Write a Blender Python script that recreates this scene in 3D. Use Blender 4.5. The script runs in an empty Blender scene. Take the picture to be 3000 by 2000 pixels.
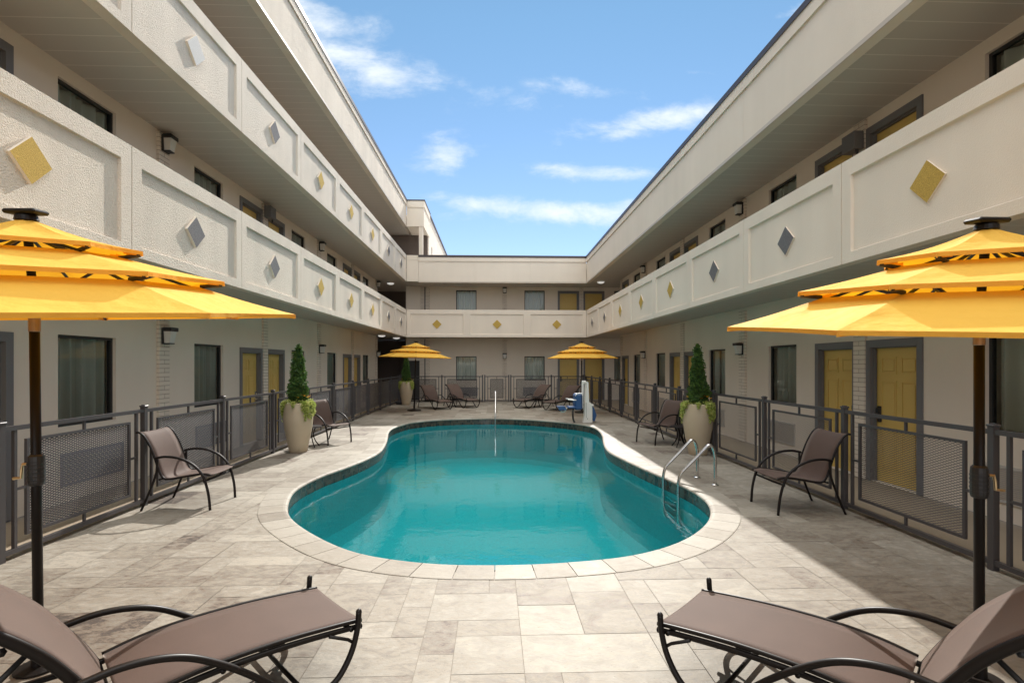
import bpy, bmesh, math, random
from mathutils import Vector, Matrix
random.seed(7)
R = math.radians
S = bpy.context.scene
COL = S.collection

# ------------------------------------------------------------------ camera
cam = bpy.data.objects.new("camera", bpy.data.cameras.new("camera")); COL.objects.link(cam)
cam.data.lens = 18.36; cam.data.sensor_width = 36.0
cam.data.shift_y = 66/3000.0
cam.data.clip_start = 0.05; cam.data.clip_end = 3000
YAW = math.atan(55/1530.0)
cam.location = (0, 0, 1.7); cam.rotation_euler = (R(90), 0, -YAW)
S.camera = cam
S.render.resolution_x = 1024; S.render.resolution_y = 682
# ------------------------------------------------------------------ light
SUN_STRENGTH = 3.5; SKY_STRENGTH = 0.15; EXPOSURE = 0.96; FILL_CLOUD = 18.0
LD = Vector((-.205, -1.33, -1.0)).normalized()
sun = bpy.data.objects.new("sun", bpy.data.lights.new("sun", 'SUN')); COL.objects.link(sun)
sun.data.energy = SUN_STRENGTH; S.cycles.max_bounces = 16; S.cycles.diffuse_bounces = 8; S.cycles.transparent_max_bounces = 24
sun.data.angle = R(0.5); sun.data.color = (1.0, 0.95, 0.88)
sun.rotation_euler = LD.to_track_quat('-Z', 'Y').to_euler(); sun.location = (3, 20, 30)
S.view_settings.view_transform = 'Standard'; S.view_settings.look = 'None'
S.view_settings.gamma = 1; S.view_settings.exposure = EXPOSURE
W = bpy.data.worlds.new("World"); S.world = W; W.use_nodes = True

def world():
    nt = W.node_tree; nt.nodes.clear(); N = nt.nodes.new; L = nt.links.new
    out = N('ShaderNodeOutputWorld'); bg = N('ShaderNodeBackground'); bg.inputs[1].default_value = SKY_STRENGTH
    sky = N('ShaderNodeTexSky'); sky.sky_type = 'NISHITA'; sky.sun_disc = False
    sky.sun_elevation = math.asin(-LD.z); sky.sun_rotation = math.atan2(-LD.x, -LD.y)
    sky.air_density = 0.55; sky.dust_density = 0.0; sky.ozone_density = 2.0
    tc = N('ShaderNodeTexCoord'); sep = N('ShaderNodeSeparateXYZ'); L(tc.outputs['Generated'], sep.inputs[0])
    def M(op, a, b=None, c=None, clamp=False):
        m = N('ShaderNodeMath'); m.operation = op; m.use_clamp = clamp
        for i, v in enumerate((a, b, c)):
            if v is None: continue
            if isinstance(v, (int, float)): m.inputs[i].default_value = v
            else: L(v, m.inputs[i])
        return m.outputs[0]
    ysafe = M('MAXIMUM', sep.outputs[1], 0.02)
    u = M('DIVIDE', sep.outputs[0], ysafe); v = M('DIVIDE', sep.outputs[2], ysafe)
    cmb = N('ShaderNodeCombineXYZ'); L(M('MULTIPLY', u, 1.0), cmb.inputs[0]); L(M('MULTIPLY', v, 2.0), cmb.inputs[1])
    nz = N('ShaderNodeTexNoise'); nz.inputs['Scale'].default_value = 7.5; nz.inputs['Detail'].default_value = 8; nz.inputs['Roughness'].default_value = .66
    nz.inputs['Distortion'].default_value = .25
    L(cmb.outputs[0], nz.inputs['Vector'])
    n = M('SUBTRACT', nz.outputs['Fac'], 0.5)
    # clouds (u = x/y, v = z/y, half width, half height, tilt, density)
    C = [(-.375, .66, .13, .040, -.28, 1.0), (-.27, .575, .14, .045, -.30, .95), (-.135, .545, .12, .030, -.22, .7), (-.40,.62,.09,.03,-.3,.8),
         (-.085, .392, .055, .028, .05, .9), (-.09, .425, .05, .018, -.2, .6),
         (.13, .292, .19, .022, -.03, 1.0), (-.03, .302, .10, .016, -.12, .9), (.26, .305, .14, .014, .10, .7),
         (.33, .475, .16, .022, .16, .95), (.23, .445, .10, .018, .15, .8), (.18, .525, .09, .020, -.12, .75), (.08,.50,.07,.02,.1,.45),
         (.20, .368, .12, .016, 0.0, .8), (.11, .375, .05, .010, .0, .6), (.275, .235, .045, .014, 0, .8), (-.065, .180, .04, .008, 0, .8), (-.045, .150, .03, .006, 0, .8),
         (.02, .143, .05, .009, -.1, .6), (.40, .565, .035, .006, 0, .55), (-.47,.36,.03,.01,0,.4), (.62,.70,.06,.015,.3,.6), (-.34, .50, .03,.008,0,.45)]
    tot = None
    for (cu, cv, a, b, t, d) in C:
        du = M('SUBTRACT', u, cu); dv = M('SUBTRACT', v, cv); ct, st = math.cos(t), math.sin(t)
        x = M('ADD', M('MULTIPLY', du, ct/a), M('MULTIPLY', dv, st/a))
        y = M('ADD', M('MULTIPLY', du, -st/b), M('MULTIPLY', dv, ct/b))
        r2 = M('ADD', M('MULTIPLY', x, x), M('MULTIPLY', y, y))
        g = M('MULTIPLY', M('EXPONENT', M('MULTIPLY', r2, -.6)), d)
        tot = g if tot is None else M('MAXIMUM', tot, g)
    dens = M('ADD', tot, M('MULTIPLY', n, 2.0))
    gate = M('MULTIPLY', M('MULTIPLY', tot, 3.5, clamp=True), M('GREATER_THAN', sep.outputs[1], 0.02))
    mr = N('ShaderNodeMapRange'); mr.interpolation_type = 'SMOOTHSTEP'
    mr.inputs['From Min'].default_value = .28; mr.inputs['From Max'].default_value = 1.38; L(dens, mr.inputs['Value'])
    fac = M('MULTIPLY', M('MULTIPLY', mr.outputs[0], gate), .92)
    # sky colour a little clearer/bluer than the raw model
    hs = N('ShaderNodeHueSaturation'); hs.inputs['Saturation'].default_value = 1.0; hs.inputs['Value'].default_value = 1.0
    el = N('ShaderNodeMapRange'); el.inputs['From Min'].default_value = .05; el.inputs['From Max'].default_value = .55; L(sep.outputs[2], el.inputs['Value'])
    tint = N('ShaderNodeMixRGB'); L(el.outputs[0], tint.inputs[0]); tint.inputs[1].default_value = (.80,.66,.62,1); tint.inputs[2].default_value = (.84,.93,.77,1)
    ml = N('ShaderNodeMixRGB'); ml.blend_type = 'MULTIPLY'; ml.inputs[0].default_value = 1; L(sky.outputs[0], ml.inputs[1]); L(tint.outputs[0], ml.inputs[2])
    L(ml.outputs[0], hs.inputs['Color'])
    mix = N('ShaderNodeMixRGB'); L(fac, mix.inputs[0]); L(hs.outputs[0], mix.inputs[1]); mix.inputs[2].default_value = (3.65, 3.85, 4.0, 1)
    # bright clouds out of view overhead and behind, added as fill for the shade
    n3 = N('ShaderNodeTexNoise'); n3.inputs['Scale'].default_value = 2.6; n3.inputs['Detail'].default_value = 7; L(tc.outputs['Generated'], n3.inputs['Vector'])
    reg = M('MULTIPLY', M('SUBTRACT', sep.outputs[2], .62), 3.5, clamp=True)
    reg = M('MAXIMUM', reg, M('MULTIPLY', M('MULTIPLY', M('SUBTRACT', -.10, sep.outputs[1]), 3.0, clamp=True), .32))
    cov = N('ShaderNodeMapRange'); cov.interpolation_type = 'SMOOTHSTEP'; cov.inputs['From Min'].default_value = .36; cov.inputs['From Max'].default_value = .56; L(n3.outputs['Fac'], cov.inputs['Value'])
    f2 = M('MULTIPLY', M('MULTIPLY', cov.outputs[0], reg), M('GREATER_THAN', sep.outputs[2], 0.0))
    mix2 = N('ShaderNodeMixRGB'); L(f2, mix2.inputs[0]); L(mix.outputs[0], mix2.inputs[1]); mix2.inputs[2].default_value = (FILL_CLOUD*1.03, FILL_CLOUD, FILL_CLOUD*.94, 1)
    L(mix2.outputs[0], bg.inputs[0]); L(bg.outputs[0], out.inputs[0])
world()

# ------------------------------------------------------------------ materials
def mat(name, color=(.5,.5,.5), rough=.6, metal=0, spec=.5, bump=None, var=None, build=None):
    """bump = (scale, strength, distance); var = (scale, amount)"""
    m = bpy.data.materials.new(name); m.use_nodes = True
    nt = m.node_tree; b = nt.nodes['Principled BSDF']; N = nt.nodes.new; L = nt.links.new
    b.inputs['Base Color'].default_value = (*color, 1); b.inputs['Roughness'].default_value = rough
    b.inputs['Metallic'].default_value = metal; b.inputs['Specular IOR Level'].default_value = spec
    geo = N('ShaderNodeNewGeometry')
    if var:
        nz = N('ShaderNodeTexNoise'); nz.inputs['Scale'].default_value = var[0]; nz.inputs['Detail'].default_value = 6
        L(geo.outputs['Position'], nz.inputs['Vector'])
        mx = N('ShaderNodeMixRGB'); mx.inputs[1].default_value = (*[c*(1-var[1]) for c in color], 1); mx.inputs[2].default_value = (*[min(1, c*(1+var[1])) for c in color], 1)
        L(nz.outputs['Fac'], mx.inputs[0]); L(mx.outputs[0], b.inputs['Base Color'])
    if bump:
        nb = N('ShaderNodeTexNoise'); nb.inputs['Scale'].default_value = bump[0]; nb.inputs['Detail'].default_value = 4
        L(geo.outputs['Position'], nb.inputs['Vector'])
        bp = N('ShaderNodeBump'); bp.inputs['Strength'].default_value = bump[1]; bp.inputs['Distance'].default_value = bump[2]
        L(nb.outputs['Fac'], bp.inputs['Height']); L(bp.outputs[0], b.inputs['Normal'])
    if build: build(nt, b, geo, N, L)
    return m

def stucco_build(scale, strength, dist, col, streak=.0, lo=.93):
    def f(nt, b, geo, N, L):
        n1 = N('ShaderNodeTexNoise'); n1.inputs['Scale'].default_value = scale; n1.inputs['Detail'].default_value = 3; n1.inputs['Roughness'].default_value = .6
        L(geo.outputs['Position'], n1.inputs['Vector'])
        mp = N('ShaderNodeMapping'); mp.inputs['Scale'].default_value = (1, 1, .12); L(geo.outputs['Position'], mp.inputs['Vector'])
        n2 = N('ShaderNodeTexNoise'); n2.inputs['Scale'].default_value = 2.2; n2.inputs['Detail'].default_value = 7; L(mp.outputs[0], n2.inputs['Vector'])
        n3 = N('ShaderNodeTexNoise'); n3.inputs['Scale'].default_value = .7; n3.inputs['Detail'].default_value = 4; L(geo.outputs['Position'], n3.inputs['Vector'])
        ad = N('ShaderNodeMath'); ad.operation = 'MULTIPLY_ADD'; L(n2.outputs['Fac'], ad.inputs[0]); ad.inputs[1].default_value = streak; L(n3.outputs['Fac'], ad.inputs[2])
        cr = N('ShaderNodeMapRange'); cr.inputs['From Min'].default_value = .3; cr.inputs['From Max'].default_value = .75+streak*.6; cr.inputs['To Min'].default_value = lo; cr.inputs['To Max'].default_value = 1.05
        L(ad.outputs[0], cr.inputs['Value'])
        mu = N('ShaderNodeVectorMath'); mu.operation = 'SCALE'; mu.inputs[0].default_value = col; L(cr.outputs[0], mu.inputs['Scale'])
        L(mu.outputs[0], b.inputs['Base Color'])
        bp = N('ShaderNodeBump'); bp.inputs['Strength'].default_value = strength; bp.inputs['Distance'].default_value = dist
        L(n1.outputs['Fac'], bp.inputs['Height']); L(bp.outputs[0], b.inputs['Normal'])
    return f
STUC = (.74, .655, .55)
m_stucco = mat('stucco', STUC, .9, spec=.2, build=stucco_build(90, .5, .007, STUC, .8, .90))
m_rough = mat('rough_stucco', STUC, .92, spec=.2, build=stucco_build(72, 1.0, .022, STUC, 1.6, .78))
m_wall = mat('painted_wall', (.72,.63,.52), .85, spec=.25, build=stucco_build(60, .25, .004, (.72,.63,.52), .2))

def soffit_build(nt, b, geo, N, L):
    sp = N('ShaderNodeSeparateXYZ'); L(geo.outputs['Position'], sp.inputs[0])
    m = N('ShaderNodeMath'); m.operation = 'MULTIPLY'; m.inputs[1].default_value = 1/.30; L(sp.outputs[1], m.inputs[0])
    fr = N('ShaderNodeMath'); fr.operation = 'FRACT'; L(m.outputs[0], fr.inputs[0])
    gt = N('ShaderNodeMath'); gt.operation = 'GREATER_THAN'; gt.inputs[1].default_value = .955; L(fr.outputs[0], gt.inputs[0])
    mx = N('ShaderNodeMixRGB'); mx.inputs[1].default_value = (.50,.445,.385,1); mx.inputs[2].default_value = (.66,.60,.53,1)
    L(gt.outputs[0], mx.inputs[0]); L(mx.outputs[0], b.inputs['Base Color'])
    bp = N('ShaderNodeBump'); bp.inputs['Strength'].default_value = .6; bp.inputs['Distance'].default_value = .01; L(fr.outputs[0], bp.inputs['Height']); L(bp.outputs[0], b.inputs['Normal'])
m_soffit = mat('soffit_metal', (.4,.36,.31), .55, build=soffit_build)

def brick_build(nt, b, geo, N, L):
    tc = N('ShaderNodeTexCoord'); sp = N('ShaderNodeSeparateXYZ'); L(tc.outputs['Object'], sp.inputs[0])
    cb = N('ShaderNodeCombineXYZ'); L(sp.outputs[0], cb.inputs[0]); L(sp.outputs[2], cb.inputs[1])
    br = N('ShaderNodeTexBrick'); br.inputs['Scale'].default_value = 1; br.inputs['Mortar Size'].default_value = .0035
    br.inputs['Brick Width'].default_value = .42; br.inputs['Row Height'].default_value = .068
    br.inputs['Color1'].default_value = (.72,.63,.52,1); br.inputs['Color2'].default_value = (.64,.56,.46,1); br.inputs['Mortar'].default_value = (.26,.19,.13,1)
    L(cb.outputs[0], br.inputs['Vector']); L(br.outputs['Color'], b.inputs['Base Color'])
    bp = N('ShaderNodeBump'); bp.invert = True; bp.inputs['Strength'].default_value = .8; bp.inputs['Distance'].default_value = .012; L(br.outputs['Fac'], bp.inputs['Height']); L(bp.outputs[0], b.inputs['Normal'])
m_brick = mat('painted_brick', (.5,.45,.38), .85, build=brick_build)
m_gold = mat('gold_stucco', (.52,.35,.085), .9, spec=.2, bump=(130,1,.012), var=(110,.55))
m_silver = mat('silver_stucco', (.17,.165,.17), .9, spec=.2, bump=(130,1,.012), var=(110,.8))
m_pale = mat('pale_stucco', (.47,.46,.44), .8, bump=(95,.8,.01), var=(80,.2))
m_cap = mat('roof_cap_metal', (.055,.04,.04), .45)
m_trim = mat('soffit_trim', (.52,.45,.37), .5)
m_doorY = mat('door_ochre_paint', (.62,.43,.12), .5, var=(3,.06))
m_doorF = mat('door_frame_grey', (.155,.15,.15), .55)
m_black = mat('black_metal', (.018,.017,.017), .45)
m_dark = mat('dark_interior', (.012,.012,.013), .8)
m_frame = mat('window_frame_black', (.022,.021,.02), .5)
m_curt = mat('curtain_cloth', (.58,.58,.53), .9)
def glass_build(nt, b, geo, N, L):
    out = nt.nodes['Material Output']; tr = N('ShaderNodeBsdfTransparent'); tr.inputs[0].default_value = (.84,.88,.85,1)
    gl = N('ShaderNodeBsdfGlossy'); gl.inputs['Roughness'].default_value = .03; fr = N('ShaderNodeFresnel'); fr.inputs[0].default_value = 1.45
    mx = N('ShaderNodeMixShader'); L(fr.outputs[0], mx.inputs[0]); L(tr.outputs[0], mx.inputs[1]); L(gl.outputs[0], mx.inputs[2]); L(mx.outputs[0], out.inputs[0])
m_glass = mat('window_glass', build=glass_build)
m_fence = mat('fence_paint', (.055,.05,.052), .42, spec=.5)
m_mesh = mat('fence_mesh_paint', (.06,.055,.055), .45)
m_ac = mat('grille_grey', (.21,.21,.235), .5)
m_acw = mat('grille_beige', (.50,.46,.41), .5)
m_steel = mat('brushed_steel', (.62,.61,.59), .22, metal=1)
m_bronze = mat('bronze_tube', (.009,.0065,.0055), .42, spec=.22)
m_chair_in = mat('chair_frame_paint', (.010,.007,.006), .48, spec=.22)
def sling_build(nt, b, geo, N, L):
    tc = N('ShaderNodeTexCoord'); nz = N('ShaderNodeTexNoise'); nz.inputs['Scale'].default_value = 260; nz.inputs['Detail'].default_value = 2
    L(tc.outputs['Object'], nz.inputs['Vector'])
    n2 = N('ShaderNodeTexNoise'); n2.inputs['Scale'].default_value = 5; n2.inputs['Detail'].default_value = 5; L(tc.outputs['Object'], n2.inputs['Vector'])
    a = N('ShaderNodeMath'); a.operation = 'MULTIPLY_ADD'; a.inputs[1].default_value = .6; L(nz.outputs['Fac'], a.inputs[0]); 
    s = N('ShaderNodeMath'); s.operation='MULTIPLY'; s.inputs[1].default_value=.4; L(n2.outputs['Fac'], s.inputs[0]); L(s.outputs[0], a.inputs[2])
    mx = N('ShaderNodeMixRGB'); mx.inputs[1].default_value = (.044,.024,.017,1); mx.inputs[2].default_value = (.132,.080,.060,1)
    L(a.outputs[0], mx.inputs[0]); L(mx.outputs[0], b.inputs['Base Color'])
    bp = N('ShaderNodeBump'); bp.inputs['Strength'].default_value = .3; bp.inputs['Distance'].default_value = .002; L(nz.outputs['Fac'], bp.inputs['Height']); L(bp.outputs[0], b.inputs['Normal'])
    b.inputs['Sheen Weight'].default_value = .30; b.inputs['Sheen Roughness'].default_value = .35; b.inputs['Sheen Tint'].default_value = (1,.86,.76,1)
    out = nt.nodes['Material Output']; tl = N('ShaderNodeBsdfTranslucent'); tl.inputs[0].default_value = (.20,.12,.09,1)
    ms = N('ShaderNodeMixShader'); ms.inputs[0].default_value = .22; L(b.outputs[0], ms.inputs[1]); L(tl.outputs[0], ms.inputs[2]); L(ms.outputs[0], out.inputs[0])
m_sling = mat('brown_sling_mesh', rough=.75, build=sling_build)
def canopy_build(nt, b, geo, N, L):
    out = nt.nodes['Material Output']; tl = N('ShaderNodeBsdfTranslucent'); tl.inputs[0].default_value = (.95,.43,.01,1)
    tc = N('ShaderNodeTexCoord'); nz = N('ShaderNodeTexNoise'); nz.inputs['Scale'].default_value = 3.5; nz.inputs['Detail'].default_value = 5; L(tc.outputs['Object'], nz.inputs['Vector'])
    bp = N('ShaderNodeBump'); bp.inputs['Strength'].default_value = 1.0; bp.inputs['Distance'].default_value = .035; L(nz.outputs['Fac'], bp.inputs['Height']); L(bp.outputs[0], b.inputs['Normal'])
    ms = N('ShaderNodeMixShader'); ms.inputs[0].default_value = .30; L(b.outputs[0], ms.inputs[1]); L(tl.outputs[0], ms.inputs[2]); L(ms.outputs[0], out.inputs[0])
m_canopy = mat('yellow_canopy_cloth', (.78,.465,.075), .75, spec=.2, build=canopy_build)
m_collar = mat('copper_collar', (.36,.27,.21), .4, metal=1)
m_brass = mat('brass_crank', (.70,.52,.30), .3, metal=1)
m_pot = mat('cream_pot', (.42,.34,.235), .6, bump=(30,.15,.004), var=(4,.08))
m_soil = mat('soil', (.03,.02,.015), .95)
m_bark = mat('bark', (.08,.05,.03), .9)
def leaf_mat(name, c1, c2):
    def f(nt, b, geo, N, L):
        nz = N('ShaderNodeTexNoise'); nz.inputs['Scale'].default_value = 22; nz.inputs['Detail'].default_value = 3; L(geo.outputs['Position'], nz.inputs['Vector'])
        rp = N('ShaderNodeMapRange'); rp.inputs['From Min'].default_value = .35; rp.inputs['From Max'].default_value = .65; L(nz.outputs['Fac'], rp.inputs['Value'])
        mx = N('ShaderNodeMixRGB'); mx.inputs[1].default_value = (*c1,1); mx.inputs[2].default_value = (*c2,1); L(rp.outputs[0], mx.inputs[0]); L(mx.outputs[0], b.inputs['Base Color'])
        out = nt.nodes['Material Output']; tl = N('ShaderNodeBsdfTranslucent'); L(mx.outputs[0], tl.inputs[0])
        ms = N('ShaderNodeMixShader'); ms.inputs[0].default_value = .3; L(b.outputs[0], ms.inputs[1]); L(tl.outputs[0], ms.inputs[2]); L(ms.outputs[0], out.inputs[0])
    return mat(name, rough=.6, build=f)
m_leaf = leaf_mat('cypress_leaf', (.022,.06,.012), (.10,.19,.03))
m_vine = leaf_mat('lime_vine_leaf', (.24,.34,.04), (.60,.60,.19))
m_flower = mat('orange_petal', (.90,.42,.01), .6)
m_white = mat('white_paint', (.74,.72,.66), .45)
m_blue = mat('blue_plastic', (.018,.07,.19), .45)
m_lampglass = mat('frosted_glass', (.62,.60,.55), .4)
def dome_build(nt, b, geo, N, L):
    b.inputs['Emission Color'].default_value = (1,.97,.92,1); b.inputs['Emission Strength'].default_value = .25
m_domeglass = mat('white_dome_glass', (.82,.82,.80), .3, build=dome_build)
m_conc = mat('concrete_walkway', (.31,.25,.18), .85, bump=(40,.2,.003), var=(1.5,.12))
m_ground = mat('ground_asphalt', (.11,.105,.10), .9, bump=(40,.3,.01), var=(2,.2))
m_grout = mat('grout', (.20,.17,.135), .95, var=(5,.2))
m_shadebrown = mat('shaded_brown_wall', (.11,.082,.066), .8, var=(2,.1))  # brown darkened to stand in for shade deep in the corner openings
m_roof = mat('roof_membrane', (.45,.44,.42), .9, var=(1,.1))

def trav_build(light):
    def f(nt, b, geo, N, L):
        at = N('ShaderNodeAttribute'); at.attribute_name = 'tile'
        sp = N('ShaderNodeSeparateColor'); L(at.outputs['Color'], sp.inputs[0])
        off = N('ShaderNodeVectorMath'); off.operation = 'SCALE'; L(at.outputs['Color'], off.inputs[0]); off.inputs['Scale'].default_value = 37.0
        ps = N('ShaderNodeVectorMath'); ps.operation = 'ADD'; L(geo.outputs['Position'], ps.inputs[0]); L(off.outputs[0], ps.inputs[1])
        mp = N('ShaderNodeMapping'); mp.inputs['Scale'].default_value = (.75, 1.0, 1.0); L(ps.outputs[0], mp.inputs['Vector'])
        n1 = N('ShaderNodeTexNoise'); n1.inputs['Scale'].default_value = 5.5; n1.inputs['Detail'].default_value = 10; n1.inputs['Roughness'].default_value = .70; n1.inputs['Distortion'].default_value = 1.2; L(mp.outputs[0], n1.inputs['Vector'])
        mp2 = N('ShaderNodeMapping'); mp2.inputs['Scale'].default_value = (.5, 1.0, 1.0); L(ps.outputs[0], mp2.inputs['Vector'])
        n2 = N('ShaderNodeTexNoise'); n2.inputs['Scale'].default_value = 24; n2.inputs['Detail'].default_value = 6; n2.inputs['Roughness'].default_value = .7; L(mp2.outputs[0], n2.inputs['Vector'])
        # base tone per tile
        cr = N('ShaderNodeValToRGB'); e = cr.color_ramp.elements
        if light: cols = [(0,(.215,.185,.148)),(.35,(.275,.244,.198)),(.7,(.31,.28,.232)),(1,(.345,.315,.265))]
        else: cols = [(0,(.075,.058,.047)),(.12,(.13,.100,.077)),(.26,(.20,.162,.124)),(.42,(.205,.182,.150)),(.58,(.265,.230,.180)),(.76,(.27,.246,.206)),(1,(.345,.312,.256))]
        e[0].position = 0; e[0].color = (*cols[0][1],1); e[1].position = 1; e[1].color = (*cols[-1][1],1)
        for p, c in cols[1:-1]:
            k = e.new(p); k.color = (*c,1)
        add = N('ShaderNodeMath'); add.operation = 'MULTIPLY_ADD'; add.inputs[1].default_value = 1.5 if not light else 1.2
        sb = N('ShaderNodeMath'); sb.operation = 'SUBTRACT'; sb.inputs[1].default_value = .5; L(n1.outputs['Fac'], sb.inputs[0])
        m0 = N('ShaderNodeMath'); m0.operation='MULTIPLY'; m0.inputs[1].default_value = 1.6; L(sb.outputs[0], m0.inputs[0])
        m1 = N('ShaderNodeMath'); m1.operation='MULTIPLY'; m1.inputs[1].default_value = .95; L(sp.outputs[0], m1.inputs[0])
        a0 = N('ShaderNodeMath'); a0.operation='ADD'; L(m0.outputs[0], a0.inputs[0]); L(m1.outputs[0], a0.inputs[1])
        s2 = N('ShaderNodeMath'); s2.operation='SUBTRACT'; s2.inputs[1].default_value=.5; L(n2.outputs['Fac'], s2.inputs[0])
        L(s2.outputs[0], add.inputs[0]); L(a0.outputs[0], add.inputs[2]); L(add.outputs[0], cr.inputs[0])
        # pits and veins
        vo = N('ShaderNodeTexVoronoi'); vo.inputs['Scale'].default_value = 26; vo.feature = 'F1'; L(mp.outputs[0], vo.inputs['Vector'])
        lt = N('ShaderNodeMapRange'); lt.inputs['From Min'].default_value = .03; lt.inputs['From Max'].default_value = .12; L(vo.outputs['Distance'], lt.inputs['Value'])
        lt.inputs['To Min'].default_value = .62; lt.inputs['To Max'].default_value = 1
        lt.inputs['To Min'].default_value = .50; lt.inputs['To Max'].default_value = .84 if light else .86
        mu = N('ShaderNodeVectorMath'); mu.operation='SCALE'; L(cr.outputs[0], mu.inputs[0]); L(lt.outputs[0], mu.inputs['Scale'])
        L(mu.outputs[0], b.inputs['Base Color'])
        rr = N('ShaderNodeMapRange'); rr.inputs['To Min'].default_value = .45; rr.inputs['To Max'].default_value = .85; L(n2.outputs['Fac'], rr.inputs['Value']); L(rr.outputs[0], b.inputs['Roughness'])
        bp = N('ShaderNodeBump'); bp.inputs['Strength'].default_value = .5; bp.inputs['Distance'].default_value = .008; L(n2.outputs['Fac'], bp.inputs['Height']); L(bp.outputs[0], b.inputs['Normal'])
    return f
m_trav = mat('travertine_tile', spec=.35, build=trav_build(False))
m_cope = mat('travertine_coping', spec=.35, build=trav_build(True))
def band_build(nt, b, geo, N, L):
    uv = N('ShaderNodeUVMap'); br = N('ShaderNodeTexBrick'); br.offset = 0
    br.inputs['Scale'].default_value = 1; br.inputs['Brick Width'].default_value = .055; br.inputs['Row Height'].default_value = .076; br.inputs['Mortar Size'].default_value = .003
    br.inputs['Bias'].default_value = -.1
    br.inputs['Color1'].default_value = (.085,.062,.042,1); br.inputs['Color2'].default_value = (.009,.014,.016,1); br.inputs['Mortar'].default_value = (.07,.062,.054,1)
    L(uv.outputs[0], br.inputs['Vector']); L(br.outputs['Color'], b.inputs['Base Color'])
m_band = mat('mosaic_tile', rough=.25, build=band_build)
m_basin = mat('teal_plaster', (.006,.38,.40), .8, bump=(50,.15,.003), var=(28,.30))  # teal plaster; fine colour speckle imitates sun shimmer under the water
def water_build(nt, b, geo, N, L):
    out = nt.nodes['Material Output']; tr = N('ShaderNodeBsdfTransparent'); tr.inputs[0].default_value = (.62,.95,.965,1)
    gl = N('ShaderNodeBsdfGlossy'); gl.inputs['Roughness'].default_value = .015; gl.inputs['Color'].default_value = (.80,.85,.90,1)
    nz = N('ShaderNodeTexNoise'); nz.inputs['Scale'].default_value = 5.5; nz.inputs['Detail'].default_value = 3; L(geo.outputs['Position'], nz.inputs['Vector'])
    n2 = N('ShaderNodeTexNoise'); n2.inputs['Scale'].default_value = 38; n2.inputs['Detail'].default_value = 2; L(geo.outputs['Position'], n2.inputs['Vector'])
    ad = N('ShaderNodeMath'); ad.operation = 'MULTIPLY_ADD'; ad.inputs[1].default_value = .10; L(n2.outputs['Fac'], ad.inputs[0]); L(nz.outputs['Fac'], ad.inputs[2])
    bp = N('ShaderNodeBump'); bp.inputs['Strength'].default_value = .2; bp.inputs['Distance'].default_value = .010; L(ad.outputs[0], bp.inputs['Height'])
    fr = N('ShaderNodeFresnel'); fr.inputs[0].default_value = 1.33; L(bp.outputs[0], fr.inputs['Normal']); L(bp.outputs[0], gl.inputs['Normal'])
    mx = N('ShaderNodeMixShader'); L(fr.outputs[0], mx.inputs[0]); L(tr.outputs[0], mx.inputs[1]); L(gl.outputs[0], mx.inputs[2]); L(mx.outputs[0], out.inputs[0])
m_water = mat('pool_water', build=water_build)

# ------------------------------------------------------------------ mesh helpers
def link(name, me, m=None, parent=None, loc=None, rot=None, smooth=False):
    o = bpy.data.objects.new(name, me); COL.objects.link(o)
    if m is not None:
        for mm in (m if isinstance(m, (list, tuple)) else [m]): me.materials.append(mm)
    if parent: o.parent = parent
    if loc: o.location = loc
    if rot: o.rotation_euler = rot
    if smooth:
        for p in me.polygons: p.use_smooth = True
    return o
def obj(name, bm, m, parent=None, loc=None, rot=None, smooth=False, recalc=True):
    me = bpy.data.meshes.new(name)
    if recalc: bmesh.ops.recalc_face_normals(bm, faces=bm.faces)
    bm.to_mesh(me); bm.free()
    return link(name, me, m, parent, loc, rot, smooth)
def thing(name, label, cat, loc=(0,0,0), rz=0, group=None):
    o = bpy.data.objects.new(name, None); COL.objects.link(o); o.location = loc; o.rotation_euler = (0,0,rz)
    o.empty_display_size = .1; o['label'] = label; o['category'] = cat
    if group: o['group'] = group
    return o
def tag(o, label, cat, group=None):
    o['label'] = label; o['category'] = cat
    if group: o['group'] = group
    return o
def struct(o): o['kind'] = 'structure'; return o
def copy_tree(o, parent=None):
    kids = [c for c in bpy.data.objects if c.parent == o]
    c = o.copy(); COL.objects.link(c)
    if parent: c.parent = parent
    for k in kids: copy_tree(k, c)
    return c
def box(bm, x0, x1, y0, y1, z0, z1, bev=0, mi=0):
    r = bmesh.ops.create_cube(bm, size=1); vs = r['verts']
    for v in vs: v.co = Vector((x0+(v.co.x+.5)*(x1-x0), y0+(v.co.y+.5)*(y1-y0), z0+(v.co.z+.5)*(z1-z0)))
    fs = {f for v in vs for f in v.link_faces}
    for f in fs: f.material_index = mi
    if bev:
        es = list({e for v in vs for e in v.link_edges}); bmesh.ops.bevel(bm, geom=es, offset=bev, segments=1, affect='EDGES')
def quad(bm, pts, mi=0):
    f = bm.faces.new([bm.verts.new(p) for p in pts]); f.material_index = mi; return f
def spline(pts, n=8, closed=False):
    P = [Vector(p) for p in pts]; out = []; k = len(P)
    rng = range(k if closed else k-1)
    for i in rng:
        if closed: p0,p1,p2,p3 = P[(i-1)%k],P[i],P[(i+1)%k],P[(i+2)%k]
        else: p0,p1,p2,p3 = P[max(i-1,0)],P[i],P[i+1],P[min(i+2,k-1)]
        for j in range(n):
            t = j/n
            out.append(.5*((2*p1)+(-p0+p2)*t+(2*p0-5*p1+4*p2-p3)*t*t+(-p0+3*p1-3*p2+p3)*t**3))
    if not closed: out.append(P[-1])
    return out
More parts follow.
